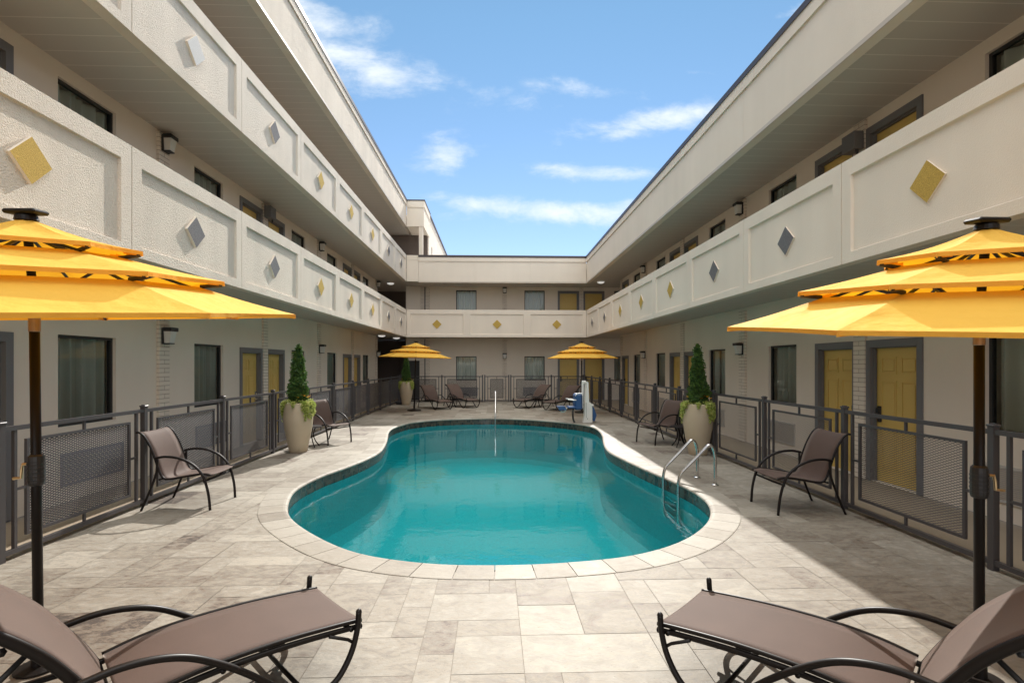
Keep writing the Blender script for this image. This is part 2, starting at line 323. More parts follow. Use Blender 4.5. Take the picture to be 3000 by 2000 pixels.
def tube(bm, pts, r, seg=8, flat=1.0, caps=True):
    """swept tube; flat scales the radius across the first side vector"""
    pts = [Vector(p) for p in pts]; rings = []; prev = None
    for i, p in enumerate(pts):
        d = (pts[min(i+1,len(pts)-1)]-pts[max(i-1,0)]).normalized()
        if prev is None:
            a = Vector((1,0,0)) if abs(d.x) < .9 else Vector((0,0,1))
            s = (a-d*a.dot(d)).normalized()
        else: s = (prev-d*prev.dot(d)).normalized()
        prev = s; t = d.cross(s)
        rr = r[i] if isinstance(r,(list,tuple)) else r
        rings.append([bm.verts.new(p+s*(math.cos(a)*rr*flat)+t*(math.sin(a)*rr)) for a in [2*math.pi*k/seg for k in range(seg)]])
    for A,B in zip(rings, rings[1:]):
        for k in range(seg): bm.faces.new((A[k],A[(k+1)%seg],B[(k+1)%seg],B[k]))
    if caps: bm.faces.new(rings[0][::-1]); bm.faces.new(rings[-1])
def lathe(bm, prof, seg=24, cx=0, cy=0):
    rings = [[bm.verts.new((cx+r*math.cos(2*math.pi*k/seg), cy+r*math.sin(2*math.pi*k/seg), z)) for k in range(seg)] for r,z in prof]
    for A,B in zip(rings, rings[1:]):
        for k in range(seg): bm.faces.new((A[k],A[(k+1)%seg],B[(k+1)%seg],B[k]))
    bm.faces.new(rings[0][::-1]); bm.faces.new(rings[-1])

# ------------------------------------------------------------------ pool outline
POOL = [(0.02,16.40),(1.0,16.08),(1.84,15.45),(2.42,14.78),(2.70,14.10),(2.72,13.28),(2.60,12.28),(2.38,11.1),(2.27,10.1),(2.35,9.2),(2.50,8.21),(2.64,7.45),
        (2.70,6.8),(2.62,6.2),(2.34,5.58),(1.86,5.0),(1.28,4.62),(.65,4.46),(0.02,4.42),(-.60,4.49),(-1.25,4.77),(-1.86,5.35),(-2.34,6.02),(-2.62,6.8),(-2.70,7.37),
        (-2.62,8.1),(-2.44,8.75),(-2.28,9.5),(-2.22,10.3),(-2.32,11.3),(-2.48,12.3),(-2.62,13.1),(-2.68,14.0),(-2.52,14.95),(-2.32,15.45),(-1.70,16.04),(-.86,16.32)]
pool = [Vector((p.x,p.y)) for p in spline([(x,y,0) for x,y in POOL], 6, True)]
# even spacing
def resample(P, step):
    out = []; n = len(P); L = sum((P[(i+1)%n]-P[i]).length for i in range(n)); k = round(L/step); s = L/k; acc = 0; t = 0
    for i in range(n):
        a, b = P[i], P[(i+1)%n]; l = (b-a).length
        while t <= acc+l-1e-9 and len(out) < k:
            out.append(a+(b-a)*((t-acc)/l)); t += s
        acc += l
    return out
pool = resample(pool, .0775)
NP = len(pool)
def area(P): return .5*sum(P[i].x*P[(i+1)%len(P)].y-P[(i+1)%len(P)].x*P[i].y for i in range(len(P)))
if area(pool) < 0: pool.reverse()
nrm = []
for i in range(NP):
    d = (pool[(i+2)%NP]-pool[(i-2)%NP]).normalized(); nrm.append(Vector((d.y,-d.x)))   # outward for CCW
def off(d): return [pool[i]+nrm[i]*d for i in range(NP)]
def inside(x, y, P):
    c = False; j = len(P)-1
    for i in range(len(P)):
        a, b = P[i], P[j]
        if (a.y > y) != (b.y > y) and x < (b.x-a.x)*(y-a.y)/(b.y-a.y)+a.x: c = not c
        j = i
    return c
mid = off(.15)
DX0, DX1, DY0, DY1 = -4.28, 4.22, -3.0, 24.1

def tiles():
    g = .2024; nx = int(round((DX1-DX0)/g)); ny = int((DY1-DY0)/g); occ = [[False]*ny for _ in range(nx)]
    sizes = [(3,2),(3,2),(3,2),(2,2),(2,2),(4,2),(2,3),(2,1),(1,2),(3,1)]
    bm = bmesh.new(); lay = bm.verts.layers.float_color.new('tile'); gap = .0018
    rnd = random.Random(11)
    def put(x0,x1,y0,y1,c,z):
        f = quad(bm, [(x0,y0,z),(x1,y0,z),(x1,y1,z),(x0,y1,z)])
        for v in f.verts: v[lay] = c
    for j in range(ny):
        for i in range(nx):
            if occ[i][j]: continue
            rnd.shuffle(sizes); done = None
            for (a,b) in sizes+[(2,1),(1,2),(1,1)]:
                if i+a <= nx and j+b <= ny and all(not occ[i+p][j+q] for p in range(a) for q in range(b)): done = (a,b); break
            a,b = done
            for p in range(a):
                for q in range(b): occ[i+p][j+q] = True
            x0,x1,y0,y1 = DX0+i*g+gap, DX0+(i+a)*g-gap, DY0+j*g+gap, DY0+(j+b)*g-gap
            c = (min(1,max(0,rnd.gauss(.63,.19))), rnd.random(), rnd.random(), 1); z = rnd.uniform(-.0008,.0008)
            cn = [(x0,y0),(x1,y0),(x1,y1),(x0,y1),((x0+x1)/2,(y0+y1)/2),((x0+x1)/2,y0),((x0+x1)/2,y1),(x0,(y0+y1)/2),(x1,(y0+y1)/2)]
            ins = [inside(x,y,mid) for x,y in cn]
            if all(ins): continue
            if not any(ins): put(x0,x1,y0,y1,c,z); continue
            mx_, my_ = max(1,round((x1-x0)/.08)), max(1,round((y1-y0)/.08))
            for p in range(mx_):
                for q in range(my_):
                    a0,a1 = x0+(x1-x0)*p/mx_, x0+(x1-x0)*(p+1)/mx_; b0,b1 = y0+(y1-y0)*q/my_, y0+(y1-y0)*(q+1)/my_
                    if not inside((a0+a1)/2,(b0+b1)/2,mid): put(a0,a1,b0,b1,c,z)
    return struct(obj('pool_deck', bm, m_trav))
tiles()
# grout bed under the tiles, with the same pool opening
bm = bmesh.new(); s_ = .25
xs = [DX0+(DX1-DX0)*i/34 for i in range(35)]; ys = [DY0+(DY1-DY0)*i/108 for i in range(109)]
for i in range(34):
    for j in range(108):
        x0,x1,y0,y1 = xs[i],xs[i+1],ys[j],ys[j+1]
        t = [inside(x,y,mid) for x,y in ((x0,y0),(x1,y0),(x1,y1),(x0,y1))]
        if all(t): continue
        if not any(t): quad(bm, [(x0,y0,-.004),(x1,y0,-.004),(x1,y1,-.004),(x0,y1,-.004)]); continue
        for p in range(4):
            for q in range(4):
                a0,a1=x0+(x1-x0)*p/4,x0+(x1-x0)*(p+1)/4; b0,b1=y0+(y1-y0)*q/4,y0+(y1-y0)*(q+1)/4
                if not inside((a0+a1)/2,(b0+b1)/2,mid): quad(bm, [(a0,b0,-.004),(a1,b0,-.004),(a1,b1,-.004),(a0,b1,-.004)])
struct(obj('grout_bed', bm, m_grout))

def coping():
    bm = bmesh.new(); lay = bm.verts.layers.float_color.new('tile'); per = 4; rnd = random.Random(5)
    prof = [(.30,-.003),(.30,.004),(.29,.006),(.03,.006),(.006,.003),(-.014,-.008),(-.022,-.022),(-.014,-.038),(.0,-.044)]
    for s in range(0, NP, per):
        c = (min(1,max(0,rnd.gauss(.6,.28))), rnd.random(), rnd.random(), 1); rows = []
        idx = [s+k for k in range(per+1)] if s+per <= NP else list(range(s, NP+1))
        for n_, i in enumerate(idx):
            t = (pool[(i+1)%NP]-pool[i%NP]).normalized(); e = .0035 if n_ == 0 else (-.0035 if n_ == len(idx)-1 else 0)
            b0 = pool[i%NP]+t*e; nn = nrm[i%NP]
            rows.append([bm.verts.new((b0.x+nn.x*d, b0.y+nn.y*d, z)) for d,z in prof])
        for r in rows:
            for v in r: v[lay] = c
        for A,B in zip(rows, rows[1:]):
            for k in range(len(prof)-1): bm.faces.new((A[k],A[k+1],B[k+1],B[k]))
        bm.faces.new(rows[0]); bm.faces.new(rows[-1][::-1])
    return struct(obj('pool_coping', bm, m_cope))
coping()
# waterline mosaic band
bm = bmesh.new(); uvl = bm.loops.layers.uv.new('UVMap'); L_ = .0775
A = [bm.verts.new((p.x,p.y,-.04)) for p in pool]; B = [bm.verts.new((p.x,p.y,-.195)) for p in pool]
for i in range(NP):
    f = bm.faces.new((A[i],A[(i+1)%NP],B[(i+1)%NP],B[i]))
    for l,(u,v) in zip(f.loops, ((i*L_,.155),((i+1)*L_,.155),((i+1)*L_,0),(i*L_,0))): l[uvl].uv = (u,v)
struct(obj('waterline_tile', bm, m_band, recalc=False))
# basin
bm = bmesh.new(); prev = None
for d,z in ((.0,-.195),(-.01,-1.0),(-.08,-1.22),(-.24,-1.33)):
    r = [bm.verts.new((p.x,p.y,z)) for p in off(d)]
    if prev:
        for i in range(NP): bm.faces.new((prev[i],prev[(i+1)%NP],r[(i+1)%NP],r[i]))
    prev = r
bmesh.ops.triangulate(bm, faces=[bm.faces.new(prev)])
def ledge(sel, D, z, zb):
    idx = [i for i in range(NP) if sel(pool[i])]
    k0 = next(k for k in range(len(idx)) if (idx[k]-idx[k-1]) % NP != 1); idx = idx[k0:]+idx[:k0]; rows = []
    for k,i in enumerate(idx):
        f = min(1, k/10, (len(idx)-1-k)/10); f = f*f*(3-2*f); d = .004+D*f; p = pool[i]; q = p-nrm[i]*d
        rows.append([bm.verts.new(v) for v in ((p.x,p.y,z),(q.x,q.y,z),(q.x,q.y,zb))])
    for A,B in zip(rows,rows[1:]):
        bm.faces.new((A[0],A[1],B[1],B[0])); bm.faces.new((A[1],A[2],B[2],B[1]))
ledge(lambda p: p.y < 5.6, .42, -.62, -1.33)
pass
struct(obj('pool_basin', bm, m_basin))
bm = bmesh.new(); f = bm.faces.new([bm.verts.new((p.x,p.y,-.18)) for p in off(.004)]); bmesh.ops.triangulate(bm, faces=[f])
struct(obj('water', bm, m_water, recalc=False))

# walkways (ring of concrete behind the fence) and ground beyond
def ring_sheet(name, outer, inner, z, m):
    bm = bmesh.new(); ox0,ox1,oy0,oy1 = outer; ix0,ix1,iy0,iy1 = inner
    for (x0,x1,y0,y1) in ((ox0,ox1,oy0,iy0),(ox0,ox1,iy1,oy1),(ox0,ix0,iy0,iy1),(ix1,ox1,iy0,iy1)):
        quad(bm, [(x0,y0,z),(x1,y0,z),(x1,y1,z),(x0,y1,z)])
    return struct(obj(name, bm, m))
ring_sheet('walkway', (-9.5, 9.5, -14, 30), (DX0+.01, DX1-.01, DY0+.01, DY1-.15), -.010, m_conc)
ring_sheet('ground', (-900, 900, -900, 900), (-9.4, 9.4, -13.9, 29.9), -.03, m_ground)

# ------------------------------------------------------------------ the motel building
bld = thing('motel_building', 'beige stucco motel with balconies wrapping three sides of the pool courtyard', 'building', (0, 24, 0))
def bpart(name, bm, m, M=None, recalc=True):
    me = bpy.data.meshes.new(name)
    if recalc: bmesh.ops.recalc_face_normals(bm, faces=bm.faces)
    bm.to_mesh(me); bm.free(); o = link(name, me, m, bld)
    o.matrix_parent_inverse = Matrix.Translation((0,24,0)).inverted()
    if M is not None: o.matrix_basis = M
    return o
# wall frames: local x along the wall, local -y out of the wall towards the court, z up
PL = Matrix.Translation((-3.81,23.1,0)) @ Matrix.Rotation(-.0088,4,'Z') @ Matrix.Translation((3.81,-23.1,0))
XWL, XWR, YWB = -5.11, 5.53, 24.7
ML = PL @ Matrix.Translation((XWL,0,0)) @ Matrix.Rotation(R(90),4,'Z')     # x -> +Y
MR = Matrix.Translation((XWR,0,0)) @ Matrix.Rotation(R(-90),4,'Z')         # x -> -Y
MB = Matrix.Translation((0,YWB,0))
MLb = PL @ Matrix.Translation((-3.81,0,0)) @ Matrix.Rotation(R(90),4,'Z')
MRb = Matrix.Translation((4.15,0,0)) @ Matrix.Rotation(R(-90),4,'Z')
MBb = Matrix.Translation((0,23.1,0))
def at(M, u, d, z):      # transform for a child placed at wall coordinate u, d metres out, height z
    return M @ Matrix.Translation((u,-d,z))

def wall_mesh(x0, x1, z0, z1, holes, depth=.24):
    bm = bmesh.new()
    xs = sorted({x0,x1,*[h[0] for h in holes],*[h[1] for h in holes]}); zs = sorted({z0,z1,*[h[2] for h in holes],*[h[3] for h in holes]})
    for a,b in zip(xs,xs[1:]):
        for c,d in zip(zs,zs[1:]):
            cx,cz = (a+b)/2,(c+d)/2
            if any(h[0]<cx<h[1] and h[2]<cz<h[3] for h in holes): continue
            quad(bm, [(a,0,c),(b,0,c),(b,0,d),(a,0,d)])
    for h in holes:
        a,b,c,d = h[:4]
        quad(bm,[(a,0,c),(b,0,c),(b,depth,c),(a,depth,c)]); quad(bm,[(a,0,d),(b,0,d),(b,depth,d),(a,depth,d)])
        quad(bm,[(a,0,c),(a,0,d),(a,depth,d),(a,depth,c)]); quad(bm,[(b,0,c),(b,0,d),(b,depth,d),(b,depth,c)])
    bmesh.ops.remove_doubles(bm, verts=bm.verts, dist=1e-4)
    return bm
# prototypes (child of building): window and door
WW, WH = .96, 1.13
def make_window(open_gap=0, seed=0):
    rnd = random.Random(seed)
    bm = bmesh.new(); t = .035; w = WW/2
    box(bm,-w,w,.045,.10,0,t); box(bm,-w,w,.045,.10,WH-t,WH); box(bm,-w,-w+t,.046,.10,t,WH-t); box(bm,w-t,w,.046,.10,t,WH-t)
    box(bm,-w+t,w-t,.055,.075,WH*.0+t,t+.012)
    o = bpart('window', bm, m_frame)
    bm = bmesh.new(); quad(bm,[(-w+t,.07,t),(w-t,.07,t),(w-t,.07,WH-t),(-w+t,.07,WH-t)]); g = obj('glass', bm, m_glass, o)
    bm = bmesh.new(); n = 110; ph = rnd.random()*6
    prev = None
    for i in range(n+1):
        x = -w+t+(2*w-2*t)*i/n; y = .145+.034*math.sin(x*44+ph+1.8*math.sin(x*11+ph))+.016*math.sin(x*21+ph)
        if open_gap and abs(x+.06) < .012: prev = None; continue
        a,b = bm.verts.new((x,y,t)), bm.verts.new((x,y,WH-t))
        if prev: bm.faces.new((prev[0],a,b,prev[1]))
        prev = (a,b)
    c = obj('curtain', bm, m_curt, o, smooth=True)
    bm = bmesh.new(); quad(bm,[(-w,.238,0),(w,.238,0),(w,.238,WH),(-w,.238,WH)]); obj('backing', bm, m_dark, o)
    return o
DW, DH = .96, 2.0
def make_door(mirror=1):
    bm = bmesh.new(); w = DW/2-.06; h = DH-.06
    # six panel leaf as a grid with raised panels
    box(bm,-w,w,.085,.125,.01,h)
    for (x0,x1) in ((-w+.10,-.045),(.045,w-.10)):
        for (z0,z1) in ((1.56,1.80),(.93,1.46),(.20,.80)):
            # groove frame and raised field
            for (a,b,c,d) in ((x0,x1,z0,z0+.018),(x0,x1,z1-.018,z1),(x0,x0+.018,z0+.018,z1-.018),(x1-.018,x1,z0+.018,z1-.018)):
                box(bm,a,b,.076,.084,c,d)
            box(bm,x0+.035,x1-.035,.074,.0845,z0+.035,z1-.035,bev=.006)
    o = bpart('door', bm, m_doorY)
    bm = bmesh.new(); W2 = DW/2
    box(bm,-W2-.03,-W2+.06,-.022,.13,0,DH+.045); box(bm,W2-.06,W2+.03,-.022,.13,0,DH+.045); box(bm,-W2+.06,W2-.06,-.021,.13,DH-.06,DH+.045)
    box(bm,-W2+.06,-W2+.075,.03,.074,0,DH-.06); box(bm,W2-.075,W2-.06,.03,.074,0,DH-.06); box(bm,-W2+.075,W2-.075,.031,.073,DH-.075,DH-.06)
    obj('door_frame', bm, m_doorF, o)
    bm = bmesh.new(); hx = mirror*(w-.07)
    box(bm,hx-.032,hx+.032,.055,.086,.86,1.09,bev=.008); box(bm,hx-.022,hx+.022,.03,.056,.99,1.06,bev=.006)
    tube(bm, [(hx,.05,.93),(hx,.015,.93),(hx-mirror*.05,.012,.93),(hx-mirror*.11,.015,.93)], .010, 8)
    obj('handle', bm, m_steel if mirror > 0 else m_black, o)
    return o
def make_ac(m):
    bm = bmesh.new(); box(bm,-.53,.53,-.02,.05,0,.03); box(bm,-.53,.53,-.02,.05,.37,.40); box(bm,-.53,-.50,-.021,.05,.03,.37); box(bm,.50,.53,-.021,.05,.03,.37)
    box(bm,-.50,.50,.02,.04,.03,.37); z = .045
    while z < .36: box(bm,-.50,.50,-.014,.019,z,z+.009); z += .0205
    return bpart('air_conditioner_grille', bm, m)
wproto = [make_window(1,1), make_window(0,2), make_window(0,9)]
dproto = [make_door(1), make_door(-1)]
acproto = [make_ac(m_ac), make_ac(m_acw)]
used = set()
def use(proto, M):
    if proto.name not in used: used.add(proto.name); o = proto
    else: o = copy_tree(proto, bld)
    o.parent = bld; o.matrix_parent_inverse = Matrix.Translation((0,24,0)).inverted(); o.matrix_basis = M; return o
def brick_strip(M, u, w, z0, z1, d=.045):
    bm = bmesh.new(); box(bm,-w/2,w/2,-d,.0,z0,z1); bpart('brick_pilaster', bm, m_brick, at(M,u,0,0))

def yl(raw):
    y = raw*.94
    for _ in range(3): y = raw*(5.11+.0088*(23.1-y))/5.5
    return y
WL = [yl(v) for v in (7.3,10.32,14.97,18.04,22.78)]; DLs = [(yl(5.62),1),(yl(12.07),1),(yl(13.38),-1),(yl(19.87),1),(yl(21.2),-1)]
PIL_L = [(yl(5.0),.25),(yl(8.86),.25),(yl(12.73),.22),(yl(16.62),.25),(yl(20.55),.22),(22.95,.25)]
WR = [2.3,5.2,9.82,12.74,17.1,19.97]; DRs = [(7.03,1),(8.25,-1),(14.42,1),(15.64,-1),(21.66,1)]
PIL_R = [(4.0,.3),(7.65,.24),(11.35,.28),(15.03,.24),(18.72,.28),(22.27,.22)]
FL = [(0.0, .90, 2.90), (3.12, 4.02, 5.34)]    # floor level, sill, ceiling
SILL = .93
def wing(M, wins, doors, pils, u0, u1, sgn, accol):
    for fi,(z0,_,zc) in enumerate(FL):
        holes = [(sgn*w-WW/2, sgn*w+WW/2, z0+SILL, z0+SILL+WH) for w in wins]+[(sgn*d-DW/2, sgn*d+DW/2, z0-.001 if z0 else 0, z0+DH) for d,_ in doors]
        a,b = sorted((sgn*u0,sgn*u1)); zt = zc+.1
        bpart('wall', wall_mesh(a,b,z0 if fi == 0 else 2.95,zt,holes), m_wall, M)
        for k,w in enumerate(wins): use(wproto[k%3], at(M,sgn*w,0,z0+SILL))
        for d,mr in doors: use(dproto[0 if mr*sgn > 0 else 1], at(M,sgn*d,0,z0+.002))
        for p,w in pils: brick_strip(M, sgn*p, w, z0, zc-.02)
        if fi == 0:
            for w in wins: use(acproto[accol], at(M,sgn*(w+.08),.0,.20))
wing(ML, WL, DLs, PIL_L, -10, 23.05, 1, 0)
wing(MR, WR, DRs, PIL_R, -10, 22.42, -1, 1)
# back wall (local x = world x)
BW = [-1.27, 1.96, 6.25]; BD = [(3.57,-1),(4.78,-1)]
for fi,(z0,_,zc) in enumerate(FL):
    x0 = -4.1
    holes = [(w-WW/2,w+WW/2,z0+SILL,z0+SILL+WH) for w in BW]+[(d-DW/2,d+DW/2,z0-.001 if z0 else 0,z0+DH) for d,_ in BD]
    if fi == 0: holes.append((-4.04,-3.46,.001,1.86))
    bpart('wall', wall_mesh(x0,9.0,z0 if fi==0 else 2.95,zc+.1,holes), m_wall, MB)
    for k,w in enumerate(BW): use(wproto[(k+1)%3], at(MB,w,0,z0+SILL))
    for d,mr in BD: use(dproto[1], at(MB,d,0,z0+.002))
    for p,w in ((-3.2,.42),(.54,.2),(4.18,.2)): brick_strip(MB, p, w, z0, zc-.02)
    bm = bmesh.new(); tube(bm, [(-3.2,YWB-.085,z0+.02),(-3.2,YWB-.085,zc-.03)], .022, 8); bpart('downpipe', bm, m_fence)
    if fi == 0:
        for w in BW[:2]: use(acproto[0], at(MB,w,.0,.20))
# dark service door in the back-left corner
bm = bmesh.new(); box(bm,-4.04,-3.46,24.84,24.88,0,1.86); box(bm,-4.04,-3.98,24.70,24.84,0,1.86); box(bm,-3.52,-3.46,24.70,24.84,0,1.86); box(bm,-3.98,-3.52,24.70,24.84,1.80,1.86)
bpart('service_door', bm, m_frame)
# right wing end return wall, and corner corridors with their shade put into the wall colour
bm = bmesh.new(); box(bm,5.53,9.0,22.425,22.55,0,5.4); bpart('wall', bm, m_wall)
bm = bmesh.new(); box(bm,-9.0,-5.18,23.02,23.14,0,5.4); bpart('wall', bm, m_wall)
bm = bmesh.new(); box(bm,-9.3,-9.1,23.1,27.0,0,5.4); box(bm,-9.3,-4.1,26.8,27.0,0,2.9); box(bm,-5.55,-4.75,26.76,26.799,0,2.0); box(bm,-4.098,-4.0,24.88,26.8,0,2.9); box(bm,-9.3,-3.0,26.81,27.01,2.91,5.4); box(bm,-9.0,-3.1,24.70,24.88,6.21,7.75); bpart('corridor_wall', bm, m_shadebrown)
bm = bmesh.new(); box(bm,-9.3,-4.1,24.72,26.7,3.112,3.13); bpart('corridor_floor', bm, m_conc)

# soffits / walkway slabs (underside z) : left low, left high, right low, right roof, back low, back roof
def slab(x0,x1,y0,y1,z0,z1,m,M=None,name='walkway_slab'):
    bm = bmesh.new(); box(bm,x0,x1,y0,y1,z0,z1); return bpart(name, bm, m, M)
slab(-9.2,-3.95,-10,26.9,2.935,3.11,m_soffit,PL,'soffit'); slab(-9,-3.95,-10,26.6,5.36,5.55,m_soffit,PL,'soffit'); slab(-14,-3.95,-10,24.85,7.76,8.4,m_soffit,PL,'soffit')
slab(4.29,9,-10,24.69,2.935,3.11,m_soffit,None,'soffit'); slab(4.29,12.5,-10,24.69,5.34,5.9,m_soffit,None,'soffit')
slab(-3.94,4.28,23.24,24.69,2.936,3.109,m_soffit,None,'soffit'); slab(-3.94,4.28,23.24,34,5.341,5.899,m_soffit,None,'soffit')
# flat roof sheets
slab(4.3,12.6,-10.1,34,5.91,6.2,m_roof,None,'roof'); slab(-3.0,4.29,23.3,34,5.911,6.201,m_roof,None,'roof'); slab(-14,-4.0,-10.1,23.3,8.41,8.6,m_roof,PL,'roof')
slab(-14,-3.06,24.9,40,6.3,8.75,m_stucco,None,'stair_block')
# third floor left wall
bpart('wall', wall_mesh(-10,23.05,5.55,7.76,[]), m_wall, ML)

# balcony parapets with recessed panels
def parapet(M, joints, z0, z1, th, colours, name='balcony_parapet', end0=None, end1=None, dz=0, recess=.045, mat_=None, dout=.04):
    """joints: ascending local x positions; face at y=0 facing -y"""
    bm = bmesh.new(); ra, rb = z0+.12, z1-.19
    jw = .006
    for a,b in zip(joints, joints[1:]):
        a2,b2 = a+jw, b-jw; m_ = .155
        xs = [a2,a2+m_,b2-m_,b2]; zs = [z0,ra,rb,z1]
        for i in range(3):
            for k in range(3):
                if i == 1 and k == 1: continue
                quad(bm,[(xs[i],0,zs[k]),(xs[i+1],0,zs[k]),(xs[i+1],0,zs[k+1]),(xs[i],0,zs[k+1])])
        X0,X1 = xs[1],xs[2]; e = .012
        quad(bm,[(X0+e,recess,ra+e),(X1-e,recess,ra+e),(X1-e,recess,rb-e),(X0+e,recess,rb-e)])
        quad(bm,[(X0,0,ra),(X1,0,ra),(X1-e,recess,ra+e),(X0+e,recess,ra+e)]); quad(bm,[(X0,0,rb),(X1,0,rb),(X1-e,recess,rb-e),(X0+e,recess,rb-e)])
        quad(bm,[(X0,0,ra),(X0,0,rb),(X0+e,recess,rb-e),(X0+e,recess,ra+e)]); quad(bm,[(X1,0,ra),(X1,0,rb),(X1-e,recess,rb-e),(X1-e,recess,ra+e)])
    for j in joints:   # groove
        quad(bm,[(j-jw,.014,z0),(j+jw,.014,z0),(j+jw,.014,z1),(j-jw,.014,z1)]); 
        quad(bm,[(j-jw,0,z0),(j-jw,.014,z0),(j-jw,.014,z1),(j-jw,0,z1)]); quad(bm,[(j+jw,0,z0),(j+jw,.014,z0),(j+jw,.014,z1),(j+jw,0,z1)])
    a,b = joints[0]-jw,joints[-1]+jw
    quad(bm,[(a,0,z1),(b,0,z1),(b,th,z1),(a,th,z1)]); quad(bm,[(a,0,z0),(b,0,z0),(b,th,z0),(a,th,z0)]); quad(bm,[(a,th,z0),(b,th,z0),(b,th,z1),(a,th,z1)])
    quad(bm,[(a,0,z0),(a,th,z0),(a,th,z1),(a,0,z1)]); quad(bm,[(b,0,z0),(b,th,z0),(b,th,z1),(b,0,z1)])
    o = bpart(name, bm, mat_ or m_stucco, M, recalc=False)
    for (a,b),c in zip(zip(joints, joints[1:]), colours):
        if c is None: continue
        cx, cz, h = (a+b)/2, (ra+rb)/2, .205
        bm = bmesh.new(); P = [(0,-h),(h,0),(0,h),(-h,0)]
        fr = [bm.verts.new((cx+x,recess-dout,cz+z)) for x,z in P]; bk = [bm.verts.new((cx+x,recess-.0005,cz+z)) for x,z in P]
        f = bm.faces.new(fr); f.material_index = 0
        for k in range(4):
            g = bm.faces.new((fr[k],fr[(k+1)%4],bk[(k+1)%4],bk[k])); g.material_index = 1
        obj('diamond_ornament', bm, [dict(g=m_gold,s=m_silver,p=m_pale)[c], m_stucco], o)
    return o
ZL0, ZL1, ZU0, ZU1 = 2.885, 4.09, 5.335, 6.48
JL = [23.095-2.46*k for k in range(13)][::-1]
cl = ['s','g','g','g','s']+['s','g','g','s','s','g','g']   # filled near-to-far below
far_first = ['s','s','g','g','g','s','s','g','s','g','s','g']
parapet(MLb, JL, ZL0, ZL1, .15, far_first[::-1], mat_=m_rough, recess=.030, dout=.031)
parapet(MLb, JL, ZU0, ZU1, .15, ['s','s','g','g','g','s','p','g','s','g','s','g'][::-1], mat_=m_rough, recess=.030, dout=.031)
JR = [-(23.095-2.43*k) for k in range(13)]
parapet(MRb, JR, ZL0, ZL1, .15, far_first, dout=.02, recess=.03)
parapet(MBb, [-3.80,-1.16,1.50,4.14], ZL0, ZL1, .15, ['g','g','g'], dout=.02, recess=.03)
# roof fascias: plain face, proud upper band, dark cap, bottom trim
def fascia(M, a, b, z0, z1, joints, th=.15, jog=.22, mt=None):
    bm = bmesh.new(); js = [a]+sorted(j for j in joints if a < j < b)+[b]
    for p,q in zip(js,js[1:]): box(bm,p+.002,q-.002,0,th,z0,z1-jog)
    for p,q in zip(js,js[1:]): box(bm,p+.002,q-.002,-.03,th,z1-jog,z1)
    o = bpart('roof_fascia', bm, mt or m_stucco, M)
    bm = bmesh.new(); box(bm,a,b,-.045,th+.05,z1,z1+.05); box(bm,a,b,-.046,-.036,z1-.045,z1); obj('roof_cap', bm, m_cap, o)
    bm = bmesh.new(); box(bm,a,b,-.012,-.001,z0-.005,z0+.05); obj('soffit_trim', bm, m_trim, o)
    return o
fascia(MRb, -23.09, 10, 5.29, 6.44, [-23.09+4.86*k for k in range(1,7)])
fascia(MBb, -3.29, 4.14, 5.29, 6.44, [-.8,1.66])
fascia(MLb, -10, 23.09, 7.72, 8.86, [23.09-4.92*k for k in range(1,7)], mt=m_rough)
# stub of the third-floor parapet that returns across the corner
bm = bmesh.new(); box(bm,-3.795,-3.296,23.1,23.25,ZU0,ZU1); box(bm,-3.74,-3.34,23.088,23.0995,ZU1-.2,ZU1-.185); bpart('balcony_parapet', bm, m_stucco)
# roof corner block with column, and the long sunlit side wall of the stair block
bm = bmesh.new(); box(bm,-3.80,-3.05,23.1,25.2,7.74,8.58); box(bm,-3.80,-3.02,23.07,25.2,8.58,8.86); o = bpart('roof_fascia', bm, m_stucco)
bm = bmesh.new(); box(bm,-3.84,-3.00,23.05,25.2,8.861,8.91); box(bm,-3.06,-2.99,25.2,40,8.76,8.82); obj('roof_cap', bm, m_cap, o).matrix_parent_inverse = Matrix.Identity(4)
bm = bmesh.new(); box(bm,-3.27,-3.10,23.12,23.30,6.2,7.74); bpart('column', bm, m_stucco)
bm = bmesh.new(); box(bm,-3.052,-3.03,26.0,26.25,6.3,7.5); bpart('brick_pilaster', bm, m_trim)

# ------------------------------------------------------------------ wall fixtures (things)
def make_wall_lamp():
    t = thing('wall_lamp', '', 'wall lamp')
    bm = bmesh.new(); box(bm,-.085,.085,-.03,0,-.13,.13,bev=.004); box(bm,-.10,.10,-.16,-.029,.075,.135,bev=.006); box(bm,-.06,.06,-.12,-.029,-.125,-.11)
    obj('housing', bm, m_black, t)
    bm = bmesh.new(); vs = [(-.075,-.145,.074),(.075,-.145,.074),(.075,-.031,.074),(-.075,-.031,.074)]; lo = [(-.06,-.11,-.108),(.06,-.11,-.108),(.06,-.031,-.108),(-.06,-.031,-.108)]
    A = [bm.verts.new(v) for v in vs]; B = [bm.verts.new(v) for v in lo]; bm.faces.new(A); bm.faces.new(B[::-1])
    for k in range(4): bm.faces.new((A[k],A[(k+1)%4],B[(k+1)%4],B[k]))
    obj('lamp_glass', bm, m_lampglass, t)
    return t
lampp = make_wall_lamp(); first = [True]
def lamp(M, label):
    o = lampp if first[0] else copy_tree(lampp); first[0] = False
    o.matrix_basis = M; o['label'] = label; o['category'] = 'wall lamp'; o['group'] = 'black wall lamps on the brick strips'
ordn = ['nearest', 'middle', 'farthest']
for i,p in enumerate((PIL_L[1][0],PIL_L[3][0],22.95)):
    lamp(at(ML,p,.046,2.14), f'{ordn[i]} black wall lamp on the ground-floor wall of the left wing')
    lamp(at(ML,p,.046,5.17), f'{ordn[i]} black wall lamp on the upper-floor wall of the left wing')
